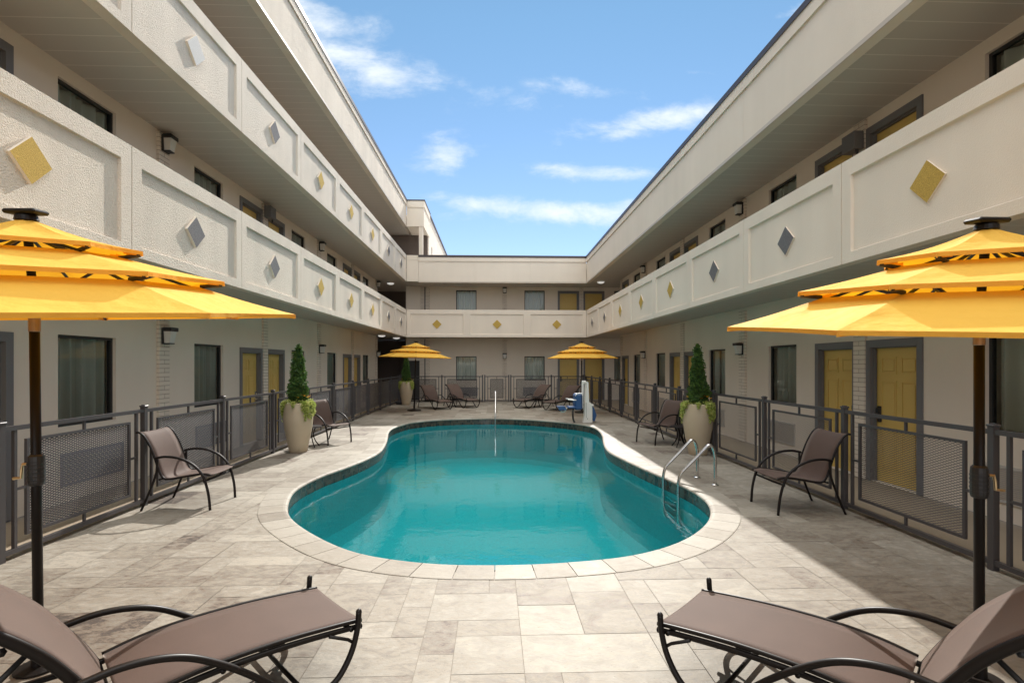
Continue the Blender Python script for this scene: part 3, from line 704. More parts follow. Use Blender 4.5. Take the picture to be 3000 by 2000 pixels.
for i,p in enumerate((11.35,18.72)):
    w = ['nearer','farther'][i]
    lamp(at(MR,-p,.046,2.03), f'{w} black wall lamp on the ground-floor wall of the right wing')
    lamp(at(MR,-p,.046,5.12), f'{w} black wall lamp on the upper-floor wall of the right wing')
lamp(at(MB,.54,.046,2.08), 'black wall lamp on the back wall between the two ground-floor windows')
lamp(at(MB,.54,.046,5.17), 'black wall lamp on the back wall between the two upstairs windows')
def wall_box(M, label, z=5.10):
    t = thing('wall_box', label, 'wall box'); t.matrix_basis = M
    bm = bmesh.new(); box(bm,-.14,.14,-.17,-.02,-.10,.16,bev=.006); box(bm,-.05,.05,-.02,0,-.05,.09)
    z = -.08
    while z < .14: box(bm,-.125,.125,-.176,-.169,z,z+.012); z += .026
    obj('housing', bm, m_doorF, t)
    bm = bmesh.new(); tube(bm,[(.10,-.1,-.10),(.10,-.1,-.15),(.10,-.1,-.17)],[.02,.02,.012],8); obj('knob', bm, m_black, t)
wall_box(at(ML,PIL_L[2][0],.045,5.10), 'dark grey louvred box high on the upper floor of the left wing')
wall_box(at(MR,-7.65,.045,4.98), 'dark grey louvred box above the upstairs doors of the right wing')
def dome(loc, label):
    t = thing('ceiling_light', label, 'ceiling light', loc, 0, 'round white ceiling lights')
    bm = bmesh.new(); lathe(bm, [(.17,-.001),(.17,-.02),(.165,-.025)], 24); obj('rim', bm, m_white, t)
    bm = bmesh.new(); lathe(bm, [(.155,-.026),(.14,-.06),(.09,-.085),(.01,-.095)], 24); obj('diffuser', bm, m_domeglass, t, smooth=True)
dome((-4.62,23.7,5.36), 'round white ceiling light under the left corner of the upper walkway')
dome((4.75,22.9,5.34), 'round white ceiling light under the right corner of the roof soffit')
dome((-4.72,22.3,2.935), 'nearer white ceiling light over the ground-floor corner passage')
dome((-4.45,24.2,2.935), 'farther white ceiling light over the ground-floor corner passage')

# ------------------------------------------------------------------ fence
def infill(w, h):
    bm = bmesh.new(); px, pz = .056, .024; k = pz/px; t = .0035; dy = .0025
    def bar(x0,z0,x1,z1):
        d = Vector((x1-x0,0,z1-z0)).normalized(); n = Vector((-d.z,0,d.x))*t
        a,b = Vector((x0,0,z0)),Vector((x1,0,z1)); v = [bm.verts.new(p) for p in (a-n+Vector((0,-dy,0)),a+n+Vector((0,dy,0)),b+n+Vector((0,dy,0)),b-n+Vector((0,-dy,0)))]
        bm.faces.new(v)
    c = -k*w
    while c < h:
        for s in (0,1):
            x0 = 0 if c >= 0 else -c/k; z0 = max(c,0); x1 = w if c+k*w <= h else (h-c)/k; z1 = min(c+k*w,h)
            if x1-x0 > .004:
                if s == 0: bar(x0,z0,x1,z1)
                else: bar(w-x0,z0,w-x1,z1)
        c += pz
    return bm
panel_cache = {}
def make_panel(fence, w, M, H=1.16):
    """panel between posts, clear width w, local x along, origin at left post face"""
    key = round(w,2)
    if key in panel_cache:
        src = panel_cache[key]; o = src.copy(); COL.objects.link(o); o.parent = fence; o.matrix_basis = M
        for k in [c for c in bpy.data.objects if c.parent == src]:
            c = k.copy(); COL.objects.link(c); c.parent = o
        return o
    bm = bmesh.new(); s = .014
    box(bm,0,w,-.019,.019,H-.04,H); box(bm,0,w,-.019,.019,.045,.085)
    iv = .11; fx0, fx1 = .22, w-.22
    for x in (iv, w-iv): box(bm,x-s,x+s,-s,s,.0855,H-.0405)
    zf0, zf1 = .17, 1.03
    box(bm,fx0,fx1,-.012,.012,zf0,zf0+.026); box(bm,fx0,fx1,-.012,.012,zf1-.026,zf1); box(bm,fx0,fx0+.026,-.0125,.0125,zf0+.026,zf1-.026); box(bm,fx1-.026,fx1,-.0125,.0125,zf0+.026,zf1-.026)
    cx = w/2; box(bm,cx-.011,cx+.011,-.011,.011,zf1,H-.04); box(bm,cx-.011,cx+.011,-.011,.011,.085,zf0)
    zc = .60; box(bm,iv+s,fx0,-.010,.010,zc-.012,zc+.012); box(bm,fx1,w-iv-s,-.010,.010,zc-.012,zc+.012)
    o = obj('fence_panel', bm, m_fence, fence); o.matrix_basis = M
    g = obj('mesh_infill', infill(fx1-fx0-.05, zf1-zf0-.05), m_mesh, o, loc=(fx0+.025,0,zf0+.025), recalc=False)
    panel_cache[key] = o
    return o
bm = bmesh.new(); box(bm,-.027,.027,-.027,.027,0,1.185); box(bm,-.035,.035,-.035,.035,1.185,1.203,bev=.004); box(bm,-.02,.02,-.02,.02,1.203,1.212)
post_me = bpy.data.meshes.new('post'); bmesh.ops.recalc_face_normals(bm, faces=bm.faces); bm.to_mesh(post_me); bm.free(); post_me.materials.append(m_fence)
def fence(label, M, pos):
    f = thing('pool_fence', label, 'fence')
    for p in pos:
        o = bpy.data.objects.new('post', post_me); COL.objects.link(o); o.parent = f; o.matrix_basis = M @ Matrix.Translation((p,0,0))
    for a,b in zip(pos,pos[1:]):
        if b-a > .3: make_panel(f, b-a-.054, M @ Matrix.Translation((a+.027,0,0)))
    return f
fence('grey metal pool fence with mesh panels along the left side of the deck', Matrix.Translation((-4.2,0,0)) @ Matrix.Rotation(R(90),4,'Z'), [-.9,.93,2.77,4.60,6.44,8.27,10.12,11.95,13.85,15.8,17.7,19.6,21.5,23.45])
fence('grey metal pool fence with mesh panels along the right side of the deck', Matrix.Translation((4.13,0,0)) @ Matrix.Rotation(R(90),4,'Z'), [-1.33,.5,2.33,4.17,6.0,7.82,9.65,11.45,13.2,14.95,16.7,18.4,20.1,21.8,23.45])
fence('grey metal pool fence with a narrow gate across the back of the deck', Matrix.Translation((0,23.5,0)), [-4.14,-2.30,-.48,-.38,.70,.79,2.62,4.07])

# ------------------------------------------------------------------ furniture
def side_extrude(bm, prof, x0, x1, t, sag=0.0, nx=6):
    """fabric sheet following a (y,z) profile between x0 and x1 with thickness t and a slight sag"""
    rows = []
    for i,(y,z) in enumerate(prof):
        a = prof[max(i-1,0)]; b = prof[min(i+1,len(prof)-1)]; d = Vector((b[0]-a[0], b[1]-a[1])).normalized(); n = Vector((-d.y,d.x))
        if n.y < 0: n = -n
        up, dn = [], []
        for k in range(nx+1):
            u = k/nx; s = sag*4*u*(1-u); x = x0+(x1-x0)*u
            up.append(bm.verts.new((x, y-n.x*s, z-n.y*s))); dn.append(bm.verts.new((x, y-n.x*(s+t), z-n.y*(s+t))))
        rows.append((up,dn))
    for (A,A2),(B,B2) in zip(rows,rows[1:]):
        for k in range(nx):
            bm.faces.new((A[k],A[k+1],B[k+1],B[k])); bm.faces.new((A2[k],B2[k],B2[k+1],A2[k+1]))
        bm.faces.new((A[0],B[0],B2[0],A2[0])); bm.faces.new((A[nx],A2[nx],B2[nx],B[nx]))
    for (A,A2) in (rows[0],rows[-1]):
        for k in range(nx): bm.faces.new((A[k],A2[k],A2[k+1],A[k+1]))
def P2(prof, n=6): return [(p.y,p.z) for p in spline([(0,y,z) for y,z in prof], n)]
def make_chair():
    # local: +x is forward, y across
    t = thing('patio_chair', '', 'chair')
    prof = P2([(-.40,.405),(-.30,.420),(-.12,.395),(.06,.365),(.135,.375),(.185,.45),(.235,.60),(.29,.74),(.36,.86),(.415,.905),(.45,.905)],5)   # "y" = backwards
    Q = Matrix.Rotation(R(90),4,'Z')   # built with backwards=+y; rotate so that forward = +x
    hw = .265
    def add(name, bm, m, smooth=True):
        o = obj(name, bm, m, t, smooth=smooth); o.matrix_basis = Q; return o
    bm = bmesh.new(); side_extrude(bm, prof, -hw, hw, .004, .012); add('sling', bm, m_sling)
    for s in (-1,1):
        bm = bmesh.new(); tube(bm, [(s*(hw+.008),y,z-.004) for y,z in prof], .013, 8); add('side_rail', bm, m_chair_in)
        bm = bmesh.new(); arm = spline([(s*.295,-.405,0),(s*.300,-.385,.20),(s*.303,-.325,.40),(s*.305,-.215,.53),(s*.305,-.06,.605),(s*.300,.10,.625),(s*.292,.225,.605)],7)
        tube(bm, arm, .0145, 10, 1.15); add('arm', bm, m_chair_in)
        bm = bmesh.new(); tube(bm, spline([(s*.285,.20,.60),(s*.29,.215,.42),(s*.30,.29,.20),(s*.305,.375,0)],5), .0135, 8); add('rear_leg', bm, m_chair_in)
    for y,z in ((-.335,.335),(.17,.36)):
        bm = bmesh.new(); tube(bm, [(-.30,y,z),(0,y,z-.004),(.30,y,z)], .012, 8); add('stretcher', bm, m_chair_in)
    return t
def make_lounger():
    # local: foot end tips at y=0, head towards +y, x across
    t = thing('sun_lounger', '', 'sun lounger')
    hw = .275
    def add(name, bm, m): return obj(name, bm, m, t, smooth=True)
    seat = P2([(-.03,.305),(.15,.325),(.40,.345),(.68,.35),(.88,.335),(1.03,.305)],6)
    back = P2([(1.055,.275),(1.10,.36),(1.16,.455),(1.25,.585),(1.33,.675),(1.42,.755),(1.52,.82),(1.62,.865)],6)
    bm = bmesh.new(); side_extrude(bm, seat, -hw, hw, .004, .010, 8); add('seat_sling', bm, m_sling)
    bm = bmesh.new(); side_extrude(bm, [(y-.012,z+.012) for y,z in back], -hw, hw, .004, .008, 8); add('back_sling', bm, m_sling)
    for s in (-1,1):
        bm = bmesh.new(); tube(bm, [(s*(hw+.006),y,z-.004) for y,z in seat], .012, 8); tube(bm, [(s*(hw+.006),y,z-.036) for y,z in seat]+[(s*(hw+.006),1.3,.27),(s*(hw+.006),1.66,.265)], .015, 8); add('seat_rail', bm, m_bronze)
        bm = bmesh.new(); tube(bm, [(s*(hw+.004),y,z-.006) for y,z in back], .021, 10, .62); add('back_rail', bm, m_bronze)
        bm = bmesh.new()
        pts = [(0,.365),(.010,.27),(.045,.16),(.115,.06),(.20,.018),(.29,.030),(.43,.145),(.56,.265),(.68,.36),(.80,.435),(.92,.475),(1.05,.488),(1.18,.472)]
        tube(bm, spline([(s*(.312 if y < .25 else .318),y,z) for y,z in pts],6), .0155, 10, 1.1)
        bmesh.ops.create_uvsphere(bm, u_segments=10, v_segments=6, radius=.0165, matrix=Matrix.Translation((s*.312,0,.366)))
        add('arm', bm, m_bronze)
        bm = bmesh.new(); box(bm,s*.312-.016,s*.312+.016,.17,.24,0,.014); add('foot', bm, m_black)
        bm = bmesh.new(); tube(bm, [(s*.29,1.62,.27),(s*.30,1.66,.13),(s*.305,1.70,0)], .014, 8); add('rear_leg', bm, m_bronze)
        # toothed support bar under the back rest
        bm = bmesh.new(); tube(bm, [(s*.20,1.30,.61),(s*.20,1.50,.42),(s*.20,1.64,.28)], .011, 8)
        for k in range(4):
            y,z = 1.40+.062*k, .505-.062*k
            r = bmesh.ops.create_cone(bm, cap_ends=True, segments=6, radius1=.022, radius2=.012, depth=.02, matrix=Matrix.Translation((s*.20,y-.02,z-.025)) @ Matrix.Rotation(R(90),4,'Y'))
        add('recline_bracket', bm, m_black)
    bm = bmesh.new()
    for (x0,y,z,x1) in ((-.30,.035,.275,.30),(-.30,1.045,.268,.30),(-.30,1.655,.262,.30),(-.31,.29,.055,.31),(-.30,.66,.31,.30)):
        tube(bm, [(x0,y,z),(0,y,z-.003),(x1,y,z)], .012, 8)
    for s in (-1,1): tube(bm, [(s*.30,.16,.285),(s*.305,.06,.235),(s*.31,.03,.21)], .009, 6)
    add('crossbar', bm, m_bronze)
    return t
chair0 = make_chair(); loung0 = make_lounger()
def place(proto, state, loc, rz, label, cat, group):
    o = proto if not state else copy_tree(proto)
    state.append(1); o.location = loc; o.rotation_euler = (0,0,rz); o['label'] = label; o['category'] = cat; o['group'] = group; return o
cs, ls = [], []
CG = 'brown sling armchairs around the pool'; LG = 'brown sling loungers on the pool deck'
place(chair0, cs, (-3.70,6.50,0), R(0), 'sunlit brown sling armchair on the left, nearest the camera', 'chair', CG)
place(chair0, cs, (3.60,6.06,0), R(181), 'shaded brown sling armchair on the right, nearest the camera', 'chair', CG)
place(chair0, cs, (-3.60,11.52,0), R(-36), 'brown sling armchair beyond the left potted topiary', 'chair', CG)
place(chair0, cs, (3.62,11.20,0), R(180+24), 'brown sling armchair beyond the right potted topiary', 'chair', CG)
def lo(tn, tf, label, flip=1):
    tn, tf = Vector(tn), Vector(tf); c = (tn+tf)/2; bar = (tf-tn).normalized()
    u = Vector((-bar.y,bar.x)); u = u if flip > 0 else -u        # towards the head
    rz = math.atan2(u.y,u.x)-R(90)
    place(loung0, ls, (c.x,c.y,0), rz, label, 'sun lounger', LG)
lo((-.72,2.84),(-1.15,3.31), 'brown sling lounger in the bottom left foreground', 1)
lo((.89,2.75),(1.33,3.18), 'brown sling lounger in the bottom right foreground', -1)
lo((-2.05,19.30),(-1.50,19.66), 'brown lounger at the back left, beside the umbrella base', 1)
lo((-1.05,20.05),(-.50,20.45), 'brown lounger at the back left, second from the umbrella', 1)
lo((1.25,19.75),(.72,20.3), 'brown lounger at the back right, nearer the courtyard middle', -1)
lo((2.28,18.75),(1.78,19.25), 'brown lounger at the back right, behind the pool lift', -1)

def side_table(loc, label):
    t = thing('side_table', label, 'side table', loc, 0, 'small round side tables')
    bm = bmesh.new(); lathe(bm, [(.20,.400),(.225,.405),(.228,.415),(.222,.424),(.20,.425)], 24); obj('tabletop', bm, m_chair_in, t)
    for k in range(4):
        a = R(45+90*k); c,s = math.cos(a),math.sin(a); bm = bmesh.new()
        tube(bm, spline([(c*.12,s*.12,.40),(c*.07,s*.07,.24),(c*.12,s*.12,.10),(c*.20,s*.20,0)],5), .0115, 8); obj('leg', bm, m_chair_in, t, smooth=True)
side_table((-3.78,10.93,0), 'small dark side table between the left topiary pot and armchair')
side_table((3.86,10.62,0), 'small dark side table between the right topiary pot and armchair')
side_table((-1.62,20.75,0), 'small dark side table between the two back left loungers')
side_table((1.72,20.35,0), 'small dark side table between the two back right loungers')

# ------------------------------------------------------------------ umbrellas
def make_umbrella(loc, rot, r, label, dz=0, lean=(0,0), crank=180, base=.25, tilt=0):
    t = thing('patio_umbrella', label, 'umbrella', loc, 0, 'yellow three-tier patio umbrellas'); t.rotation_euler = (lean[0],lean[1],0)
    zt = 2.45+dz
    bm = bmesh.new(); lathe(bm, [(.024,.02),(.024,(1.99 if tilt else zt-.02)+(dz if tilt else 0))], 16); o = obj('pole', bm, m_bronze, t, smooth=True)
    if base:
        bm = bmesh.new(); lathe(bm, [(base,0),(base,.03),(base-.015,.045),(.07,.07),(.035,.08),(.032,.30),(.026,.305)], 32); obj('base', bm, m_bronze, t)
    else:
        bm = bmesh.new(); lathe(bm, [(.11,0),(.11,.012),(.035,.02),(.032,.24),(.026,.25)], 24); obj('base', bm, m_bronze, t)
    bm = bmesh.new(); tube(bm,[(.03,0,.27),(.06,0,.27)],.007,6); bmesh.ops.create_uvsphere(bm,u_segments=10,v_segments=6,radius=.022,matrix=Matrix.Translation((.07,0,.27)) @ Matrix.Scale(.6,4,(0,1,0))); obj('clamp_knob', bm, m_black, t)
    bm = bmesh.new(); lathe(bm, [(.0255,1.86+dz),(.027,1.865+dz),(.027,1.94+dz),(.0255,1.945+dz)], 16); obj('collar', bm, m_collar, t, smooth=False)
    # crank housing
    bm = bmesh.new(); zc = 1.10+dz*.5
    lathe(bm, [(.028,zc-.09),(.036,zc-.085),(.040,zc-.07),(.040,zc+.05),(.037,zc+.075),(.028,zc+.085)], 16)
    for k in range(5): lathe(bm, [(.0415,zc-.06+.022*k),(.0425,zc-.055+.022*k),(.0415,zc-.05+.022*k)], 16)
    h = obj('crank_housing', bm, m_black, t)
    a = R(crank); c,s = math.cos(a),math.sin(a); bm = bmesh.new()
    tube(bm, [(c*.04,s*.04,zc+.03),(c*.075,s*.075,zc+.03),(c*.082,s*.082,zc+.0),(c*.085,s*.085,zc-.045),(c*.13,s*.13,zc-.05)], .008, 8); obj('crank_handle', bm, m_brass, h)
    # canopy tiers; the whole canopy can be tipped on its tilt joint
    TM = Matrix.Translation((0,0,2.0+dz)) @ Matrix.Rotation(R(tilt),4,'X') @ Matrix.Translation((0,0,-2.0-dz))
    n_before = set(o.name for o in t.children)
    n = 8
    def tier(r0,z0,r1,z1,sag,mid=0.0,name='canopy_tier', tabs=True):
        kc = .13 if r0 < .05 else .045
        bm = bmesh.new(); m_ = 10; nr = 7; rings = []
        for j in range(nr+1):
            f = j/nr; row = []
            for k in range(n*m_):
                u = (k%m_)/m_; ang = R(rot)+2*math.pi*k/(n*m_); w = 4*u*(1-u)
                rr = r0+(r1-r0)*f
                apo = math.cos(math.pi/n)/math.cos(2*math.pi/n*(u-.5))          # straight edge between ribs
                rad = rr*(apo*(1-.045*w*f))
                prof_z = z0+(z1-z0)*(f + kc*math.sin(math.pi*f))          # slightly concave fall
                row.append(bm.verts.new((rad*math.cos(ang), rad*math.sin(ang), prof_z-sag*w*f*(1-f)*2+ mid*w*f*f)))
            rings.append(row)
        K = n*m_
        for A,B in zip(rings,rings[1:]):
            for k in range(K): bm.faces.new((A[k],A[(k+1)%K],B[(k+1)%K],B[k]))
        # hem
        hem = [bm.verts.new(v.co+Vector((-v.co.x*.004,-v.co.y*.004,-.022))) for v in rings[-1]]
        for k in range(K): bm.faces.new((rings[-1][k],rings[-1][(k+1)%K],hem[(k+1)%K],hem[k]))
        if tabs:
            for k in range(n):
                ang = R(rot)+2*math.pi*k/n; cx,sx = math.cos(ang),math.sin(ang); q = Vector((-sx,cx,0)); cpt = Vector((cx*r1*1.001,sx*r1*1.001,z1)); inn = Vector((cx*(r1-.09),sx*(r1-.09),z1+.012))
                a_ = [cpt+q*.004, cpt-q*.004]; lowc = Vector((0,0,-.032))
                V = [bm.verts.new(p) for p in (cpt, inn+q*.030, inn+q*.030+lowc, cpt+lowc*.9)]; bm.faces.new(V)
                V = [bm.verts.new(p) for p in (cpt, inn-q*.030, inn-q*.030+lowc, cpt+lowc*.9)]; bm.faces.new(V)
        return obj(name, bm, m_canopy, t, smooth=False, recalc=False)
    z_r = 1.95+dz
    tier(r*.60, 2.122+dz, r, z_r, .03, .002)
    tier(r*.30, 2.292+dz, r*.70, 2.158+dz, .02, .002)
    tier(.035, 2.475+dz, r*.39, 2.328+dz, .015, .002)
    for k in range(n):
        ang = R(rot)+2*math.pi*k/n; c,s = math.cos(ang),math.sin(ang); bm = bmesh.new()
        tube(bm, [(c*.04,s*.04,2.385+dz),(c*r*.37,s*r*.37,2.222+dz),(c*r*.66,s*r*.66,2.068+dz),(c*(r-.03),s*(r-.03),z_r-.018)], .009, 6); rb = obj('rib', bm, m_black, t)
        bm = bmesh.new(); tube(bm, [(c*.05,s*.05,2.02+dz),(c*r*.45,s*r*.45,2.195+dz)], .0085, 6)
        tube(bm, [(c*(r*.60),s*(r*.60),2.125+dz),(c*(r*.69),s*(r*.69),2.135+dz)], .012, 6); tube(bm, [(c*(r*.30),s*(r*.30),2.285+dz),(c*(r*.38),s*(r*.38),2.305+dz)], .012, 6); obj('strut', bm, m_black, rb)
    bm = bmesh.new(); lathe(bm, [(.02,1.99+dz),(.022,zt-.02)], 14); obj('upper_pole', bm, m_bronze, t)
    bm = bmesh.new(); lathe(bm, [(.028,1.99+dz),(.05,2.0+dz),(.062,2.03+dz),(.05,2.05+dz),(.028,2.055+dz)], 20); obj('hub', bm, m_black, t); bm = bmesh.new(); lathe(bm, [(.03,2.36+dz),(.055,2.37+dz),(.055,2.41+dz),(.03,2.42+dz)], 20); obj('top_hub', bm, m_black, t)
    # solar cap on top
    bm = bmesh.new(); lathe(bm, [(.04,2.465+dz),(.055,2.475+dz),(.05,2.50+dz),(.035,2.505+dz)], 20); box(bm,-.088,.088,-.055,.055,2.506+dz,2.532+dz,bev=.010); obj('solar_cap', bm, m_bronze, t)
    for o in [c for c in bpy.data.objects if c.parent == t and c.name not in n_before]: o.data.transform(TM)
    for o in [c for c in bpy.data.objects if c.name.startswith('strut') and c.parent and c.parent.parent == t]: o.data.transform(TM)
    return t
make_umbrella((-2.545,3.02,0), 22, 1.35, 'yellow umbrella at the left front, over the near lounger', dz=.02, lean=(0,R(-.7)), crank=178, base=0, tilt=5)
make_umbrella((2.615,2.72,0), 25, 1.255, 'yellow umbrella at the right front, over the near lounger', dz=-.06, lean=(0,0), crank=-5, base=0, tilt=5)
make_umbrella((-2.88,19.16,0), 10, 1.30, 'yellow umbrella at the back left, beside the potted topiary', dz=0, lean=(0,R(1.6)), crank=200)
make_umbrella((3.10,18.2,0), 20, 1.27, 'yellow umbrella at the back right, behind the pool lift', dz=-.04, crank=200)

# ------------------------------------------------------------------ planters with topiary
def make_pot():
    t = thing('planter', '', 'planter')
    bm = bmesh.new(); prof = [(.155,0),(.165,.01),(.185,.12),(.225,.32),(.255,.48),(.27,.64),(.268,.76),(.252,.88),(.238,.94),(.232,.955),(.215,.955),(.205,.93),(.20,.90)]
    rings = [[bm.verts.new((r*math.cos(2*math.pi*k/40), r*math.sin(2*math.pi*k/40), z)) for k in range(40)] for r,z in prof]
    for A,B in zip(rings,rings[1:]):
        for k in range(40): bm.faces.new((A[k],A[(k+1)%40],B[(k+1)%40],B[k]))
    bm.faces.new(rings[0][::-1]); obj('pot', bm, m_pot, t, smooth=True)
    bm = bmesh.new(); lathe(bm, [(.19,.88),(.206,.915),(.10,.925)], 24); obj('soil', bm, m_soil, t)
    return t
def leafcloud(bm, rnd, pts, size, up=.5):
    for p in pts:
        d = Vector((rnd.gauss(0,1),rnd.gauss(0,1),rnd.gauss(0,1)+up)).normalized(); a = d.cross(Vector((rnd.gauss(0,1),rnd.gauss(0,1),rnd.gauss(0,1)))).normalized()
        s = size*rnd.uniform(.6,1.3); w = s*.32
        bm.faces.new([bm.verts.new(q) for q in (p-a*w*.5, p+d*s*.5-a*w, p+d*s, p+d*s*.5+a*w)])
def make_topiary(seed=3):
    rnd = random.Random(seed); t = thing('topiary_tree', '', 'topiary')
    bm = bmesh.new(); tube(bm, [(0,0,.90),(.004,.003,1.3),(0,0,1.75),(0,0,1.95)], [.016,.013,.008,.004], 8)
    for k in range(60):
        z = 1.0+.9*k/60; a = k*2.4; rr = .17*(1-(z-1.0)/1.05)**.8; tube(bm, [(0,0,z-.03),(math.cos(a)*rr*.8,math.sin(a)*rr*.8,z+.04)], [.004,.002], 4)
    obj('trunk', bm, m_bark, t)
    bm = bmesh.new(); pts = []
    lobes = [(rnd.uniform(0,6.28), rnd.uniform(.98,1.9), rnd.uniform(.5,1)) for _ in range(34)]
    def radius(z):
        f = (z-.95)/1.12
        if f < 0: return .10
        return (.178*(1-f)**.86)*(1-.25*max(0,.12-f)/.12)+.012
    while len(pts) < 8200:
        z = rnd.uniform(.95,2.05); a = rnd.uniform(0,6.283); b = radius(z)
        for la,lz,ls in lobes:
            da = abs((a-la+3.1416)%6.2832-3.1416); q = (da/.42)**2+((z-lz)/.055)**2
            if q < 4: b *= 1+.34*ls*math.exp(-q)
        if rnd.random() > (b/.24)**1.0: continue
        rr = b*(rnd.random()**.28)
        gap = math.sin(a*5+z*23)*math.sin(z*31-a*3)
        if gap > .72 and rr > b*.6: continue
        pts.append(Vector((rr*math.cos(a), rr*math.sin(a), z+rnd.uniform(-.01,.02))))
    for _ in range(160):      # feathery tip
        z = rnd.uniform(1.80,2.08); pts.append(Vector((rnd.gauss(0,.022),rnd.gauss(0,.022),z)))
    for _ in range(150):
        z = rnd.uniform(.98,1.98); a = rnd.uniform(0,6.283); b = radius(z); L0 = rnd.uniform(.03,.085); d = Vector((math.cos(a)*.55, math.sin(a)*.55, .85)).normalized()
        p0 = Vector((b*.92*math.cos(a), b*.92*math.sin(a), z))
        for k in range(16): pts.append(p0+d*L0*k/15+Vector((rnd.gauss(0,.006),rnd.gauss(0,.006),rnd.gauss(0,.006))))
    leafcloud(bm, rnd, pts, .036, .8)
    obj('crown', bm, m_leaf, t, recalc=False)
    return t
def make_trailing(seed=5):
    rnd = random.Random(seed); t = thing('trailing_plant', '', 'trailing plant')
    bm = bmesh.new(); pts = []
    for _ in range(900):
        a = rnd.uniform(0,6.283); r = rnd.uniform(.10,.27); pts.append(Vector((r*math.cos(a), r*math.sin(a), .945+rnd.random()**2*.075)))
    strands = [(-2.9,.34),(-3.05,.26),(-2.65,.18),(-.95,.16),(-.75,.36),(-.55,.30),(-.3,.34),(-.1,.24),(.2,.2),(.6,.28),(1.3,.2),(2.2,.26),(2.8,.3),(-1.5,.06),(-.65,.22),(-2.4,.08)]
    stems = bmesh.new()
    for a,l in strands:
        for q in range(3):
            aa = a+rnd.gauss(0,.07); ll = l*rnd.uniform(.7,1.1); path = []
            for k in range(12):
                f = k/11; z = .965-ll*f**1.1+.02*math.sin(f*3); r = .235+.055*min(1,f*4)+.01*math.sin(f*9+q); path.append(Vector((r*math.cos(aa+.04*math.sin(f*7+q)), r*math.sin(aa), z)))
            tube(stems, path, .0015, 4)
            for p in path:
                for _ in range(9): pts.append(p+Vector((rnd.gauss(0,.010),rnd.gauss(0,.010),rnd.gauss(0,.014))))
    leafcloud(bm, rnd, pts, .024, .1); obj('foliage', bm, m_vine, t, recalc=False); obj('stems', stems, m_leaf, t)
    for (a,r,z) in ((-2.75,.19,1.05),(-.9,.16,1.075),(-.65,.20,1.06),(-.4,.235,1.03),(-1.25,.17,1.03),(.6,.2,1.04),(2.0,.2,1.04)):
        x,y = r*math.cos(a), r*math.sin(a); bm = bmesh.new()
        for k in range(7):
            b = 2*math.pi*k/7; z2 = z+.03; d = Vector((math.cos(b),math.sin(b),.35)).normalized(); s_ = Vector((-math.sin(b),math.cos(b),0)); c = Vector((x,y,z2))
            bm.faces.new([bm.verts.new(v) for v in (c, c+d*.026+s_*.015, c+d*.042, c+d*.026-s_*.015)])
        bmesh.ops.create_icosphere(bm, subdivisions=1, radius=.010, matrix=Matrix.Translation((x,y,z+.033)))
        f = obj('flower', bm, m_flower, t, recalc=False)
        bm = bmesh.new(); tube(bm, [(x*.7,y*.7,.93),(x*.95,y*.95,z-.03),(x,y,z+.03)], .0018, 4); obj('flower_stem', bm, m_leaf, f)
    return t
pot0, top0, tr0 = make_pot(), make_topiary(), make_trailing()
for i,((x,y),w) in enumerate((((-3.77,10.25),'left front'),((3.85,9.70),'right'),((-3.62,21.9),'back left'))):
    for pr, nm, cat, grp, rz in ((pot0,f'tall tapered cream planter at the {w}','planter','tall cream planters',0),(top0,f'conical green topiary in the planter at the {w}','topiary','conical topiaries in planters',i*1.9),(tr0,f'lime trailing vine with flowers in the planter at the {w}','trailing plant','trailing vines in planters',(0,-.35,.2)[i])):
        o = pr if i == 0 else copy_tree(pr); o.location = (x,y,0); o.rotation_euler = (0,0,rz); o['label'] = nm; o['category'] = cat; o['group'] = grp
# small dark pump on the deck by the back left planter
t = thing('pool_pump', 'small black appliance on the deck beside the back left planter', 'pump', (-3.98,22.3,0))
bm = bmesh.new(); box(bm,-.13,.13,-.08,.08,.0,.11,bev=.02); obj('body', bm, m_black, t)
bm = bmesh.new(); tube(bm, [(-.05,0,.11),(-.05,0,.15),(.05,0,.15),(.05,0,.11)], .008, 6); obj('handle', bm, m_black, t)

# ------------------------------------------------------------------ pool ladder, hand rail, lift
t = thing('pool_ladder', 'stainless steel pool ladder on the right edge of the pool', 'pool ladder')
for (bx,by,wx_,wy_) in ((3.05,7.71,2.55,7.75),(3.11,7.22,2.61,7.28)):
    bm = bmesh.new(); dx,dy = wx_-bx, wy_-by
    P = [(0,0),(0,.30),(.005,.42),(.06,.525),(.16,.56),(.26,.52),(.55,.36),(.82,.22),(.93,.15),(.985,.06),(1.0,-.06),(1.0,-.35),(.98,-.54),(.90,-.60)]
    tube(bm, spline([(bx+dx*f,by+dy*f,z) for f,z in P],6), .0215, 12); obj('rail', bm, m_steel, t, smooth=True)
    bm = bmesh.new(); lathe(bm, [(.05,.003),(.05,.012),(.035,.020),(.024,.024)], 20, bx, by); obj('escutcheon', bm, m_steel, t)
for z in (-.26,-.37,-.48):
    bm = bmesh.new(); box(bm,2.56,2.63,7.31,7.73,z-.008,z+.008,bev=.003); obj('rung', bm, m_steel, t)
t = thing('hand_rail', 'single steel grab rail at the far end of the pool', 'hand rail')
bm = bmesh.new(); tube(bm, spline([(.07,16.94,0),(.07,16.94,.5),(.07,16.92,.72),(.07,16.80,.81),(.07,16.66,.80),(.07,16.30,.52),(.065,15.95,.28),(.06,15.86,.16),(.06,15.84,.0),(.06,15.84,-.5)],6), .021, 12); obj('rail', bm, m_steel, t, smooth=True)
bm = bmesh.new(); lathe(bm, [(.05,.003),(.05,.012),(.035,.020),(.024,.024)], 20, .07, 16.94); obj('escutcheon', bm, m_steel, t)

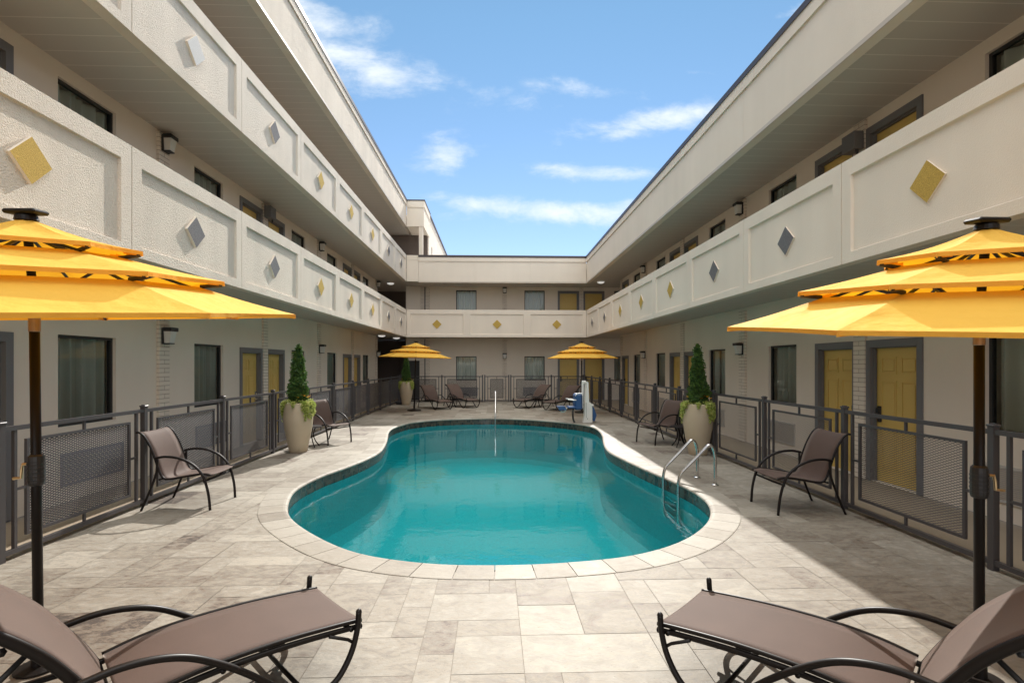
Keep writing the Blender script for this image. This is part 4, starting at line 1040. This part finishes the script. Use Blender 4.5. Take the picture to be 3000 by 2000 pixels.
t = thing('pool_lift', 'white pool lift with a blue seat beside the far right of the pool', 'pool lift', (2.75,15.19,0))
def lp(name, bm, m, sm=False): return obj(name, bm, m, t, smooth=sm)
bm = bmesh.new()   # base and tapered mast
def prism(bm, pts, y0, y1):
    A = [bm.verts.new((x,y0,z)) for x,z in pts]; B = [bm.verts.new((x,y1,z)) for x,z in pts]; bm.faces.new(A); bm.faces.new(B[::-1])
    for k in range(len(pts)): bm.faces.new((A[k],A[(k+1)%len(pts)],B[(k+1)%len(pts)],B[k]))
prism(bm, [(-.14,0),(.13,0),(.13,.40),(.10,.56),(.04,.60),(.015,1.17),(-.06,1.20),(-.085,.40),(-.10,.15)], -.10, .10); lp('mast', bm, m_white)
bm = bmesh.new(); prism(bm, [(-.155,1.21),(-.05,1.21),(-.05,1.16),(-.115,1.12),(-.125,.42),(-.165,.42),(-.16,1.14)], -.05, .05); lp('lift_arm', bm, m_white)
bm = bmesh.new(); tube(bm, [(.05,0,.50),(.18,0,.49)], .035, 12); lp('motor', bm, m_white)
bm = bmesh.new(); prism(bm, [(.135,.46),(.17,.44),(.25,.22),(.20,.04),(.14,.05)], -.12, .12); lp('battery_cover', bm, m_blue)
bm = bmesh.new(); box(bm,-.055,-.045,-.104,-.1,.14,.58); 
for z in (1.14,1.11,1.07,1.02): box(bm,-.055,-.043,-.104,-.1,z,z+.012)
box(bm,-.02,.0,-.104,-.1,.10,.125); lp('slot', bm, m_black)
bm = bmesh.new(); box(bm,-.40,-.17,-.21,.21,.37,.84,bev=.045); b_ = lp('seat_back', bm, m_blue)
bm = bmesh.new(); tube(bm, spline([(-.385,-.215,.78),(-.33,-.215,.845),(-.25,-.215,.855),(-.16,-.215,.85)],5), .012, 8); obj('piping', bm, m_white, b_)
bm = bmesh.new(); box(bm,-.60,-.37,-.20,.20,.42,.475,bev=.02); lp('seat', bm, m_blue)
for s in (-1,1):
    bm = bmesh.new(); tube(bm, spline([(-.36,s*.23,.66),(-.50,s*.23,.665),(-.60,s*.23,.68)],4), .016, 8); lp('armrest', bm, m_white, True)
bm = bmesh.new(); tube(bm, spline([(-.56,0,.44),(-.60,0,.42),(-.66,0,.33),(-.72,0,.30),(-.78,0,.34)],6), .018, 8); lp('footrest_tube', bm, m_white, True)
bm = bmesh.new(); prism(bm, [(-.90,.475),(-.68,.48),(-.63,.38),(-.82,.355)], -.14, .14); lp('footrest', bm, m_blue)
bm = bmesh.new(); tube(bm, spline([(-.44,-.15,.42),(-.45,-.16,.28),(-.44,-.16,.12),(-.40,-.16,.01)],5), .016, 6, 1.6); lp('safety_strap', bm, m_black, True)
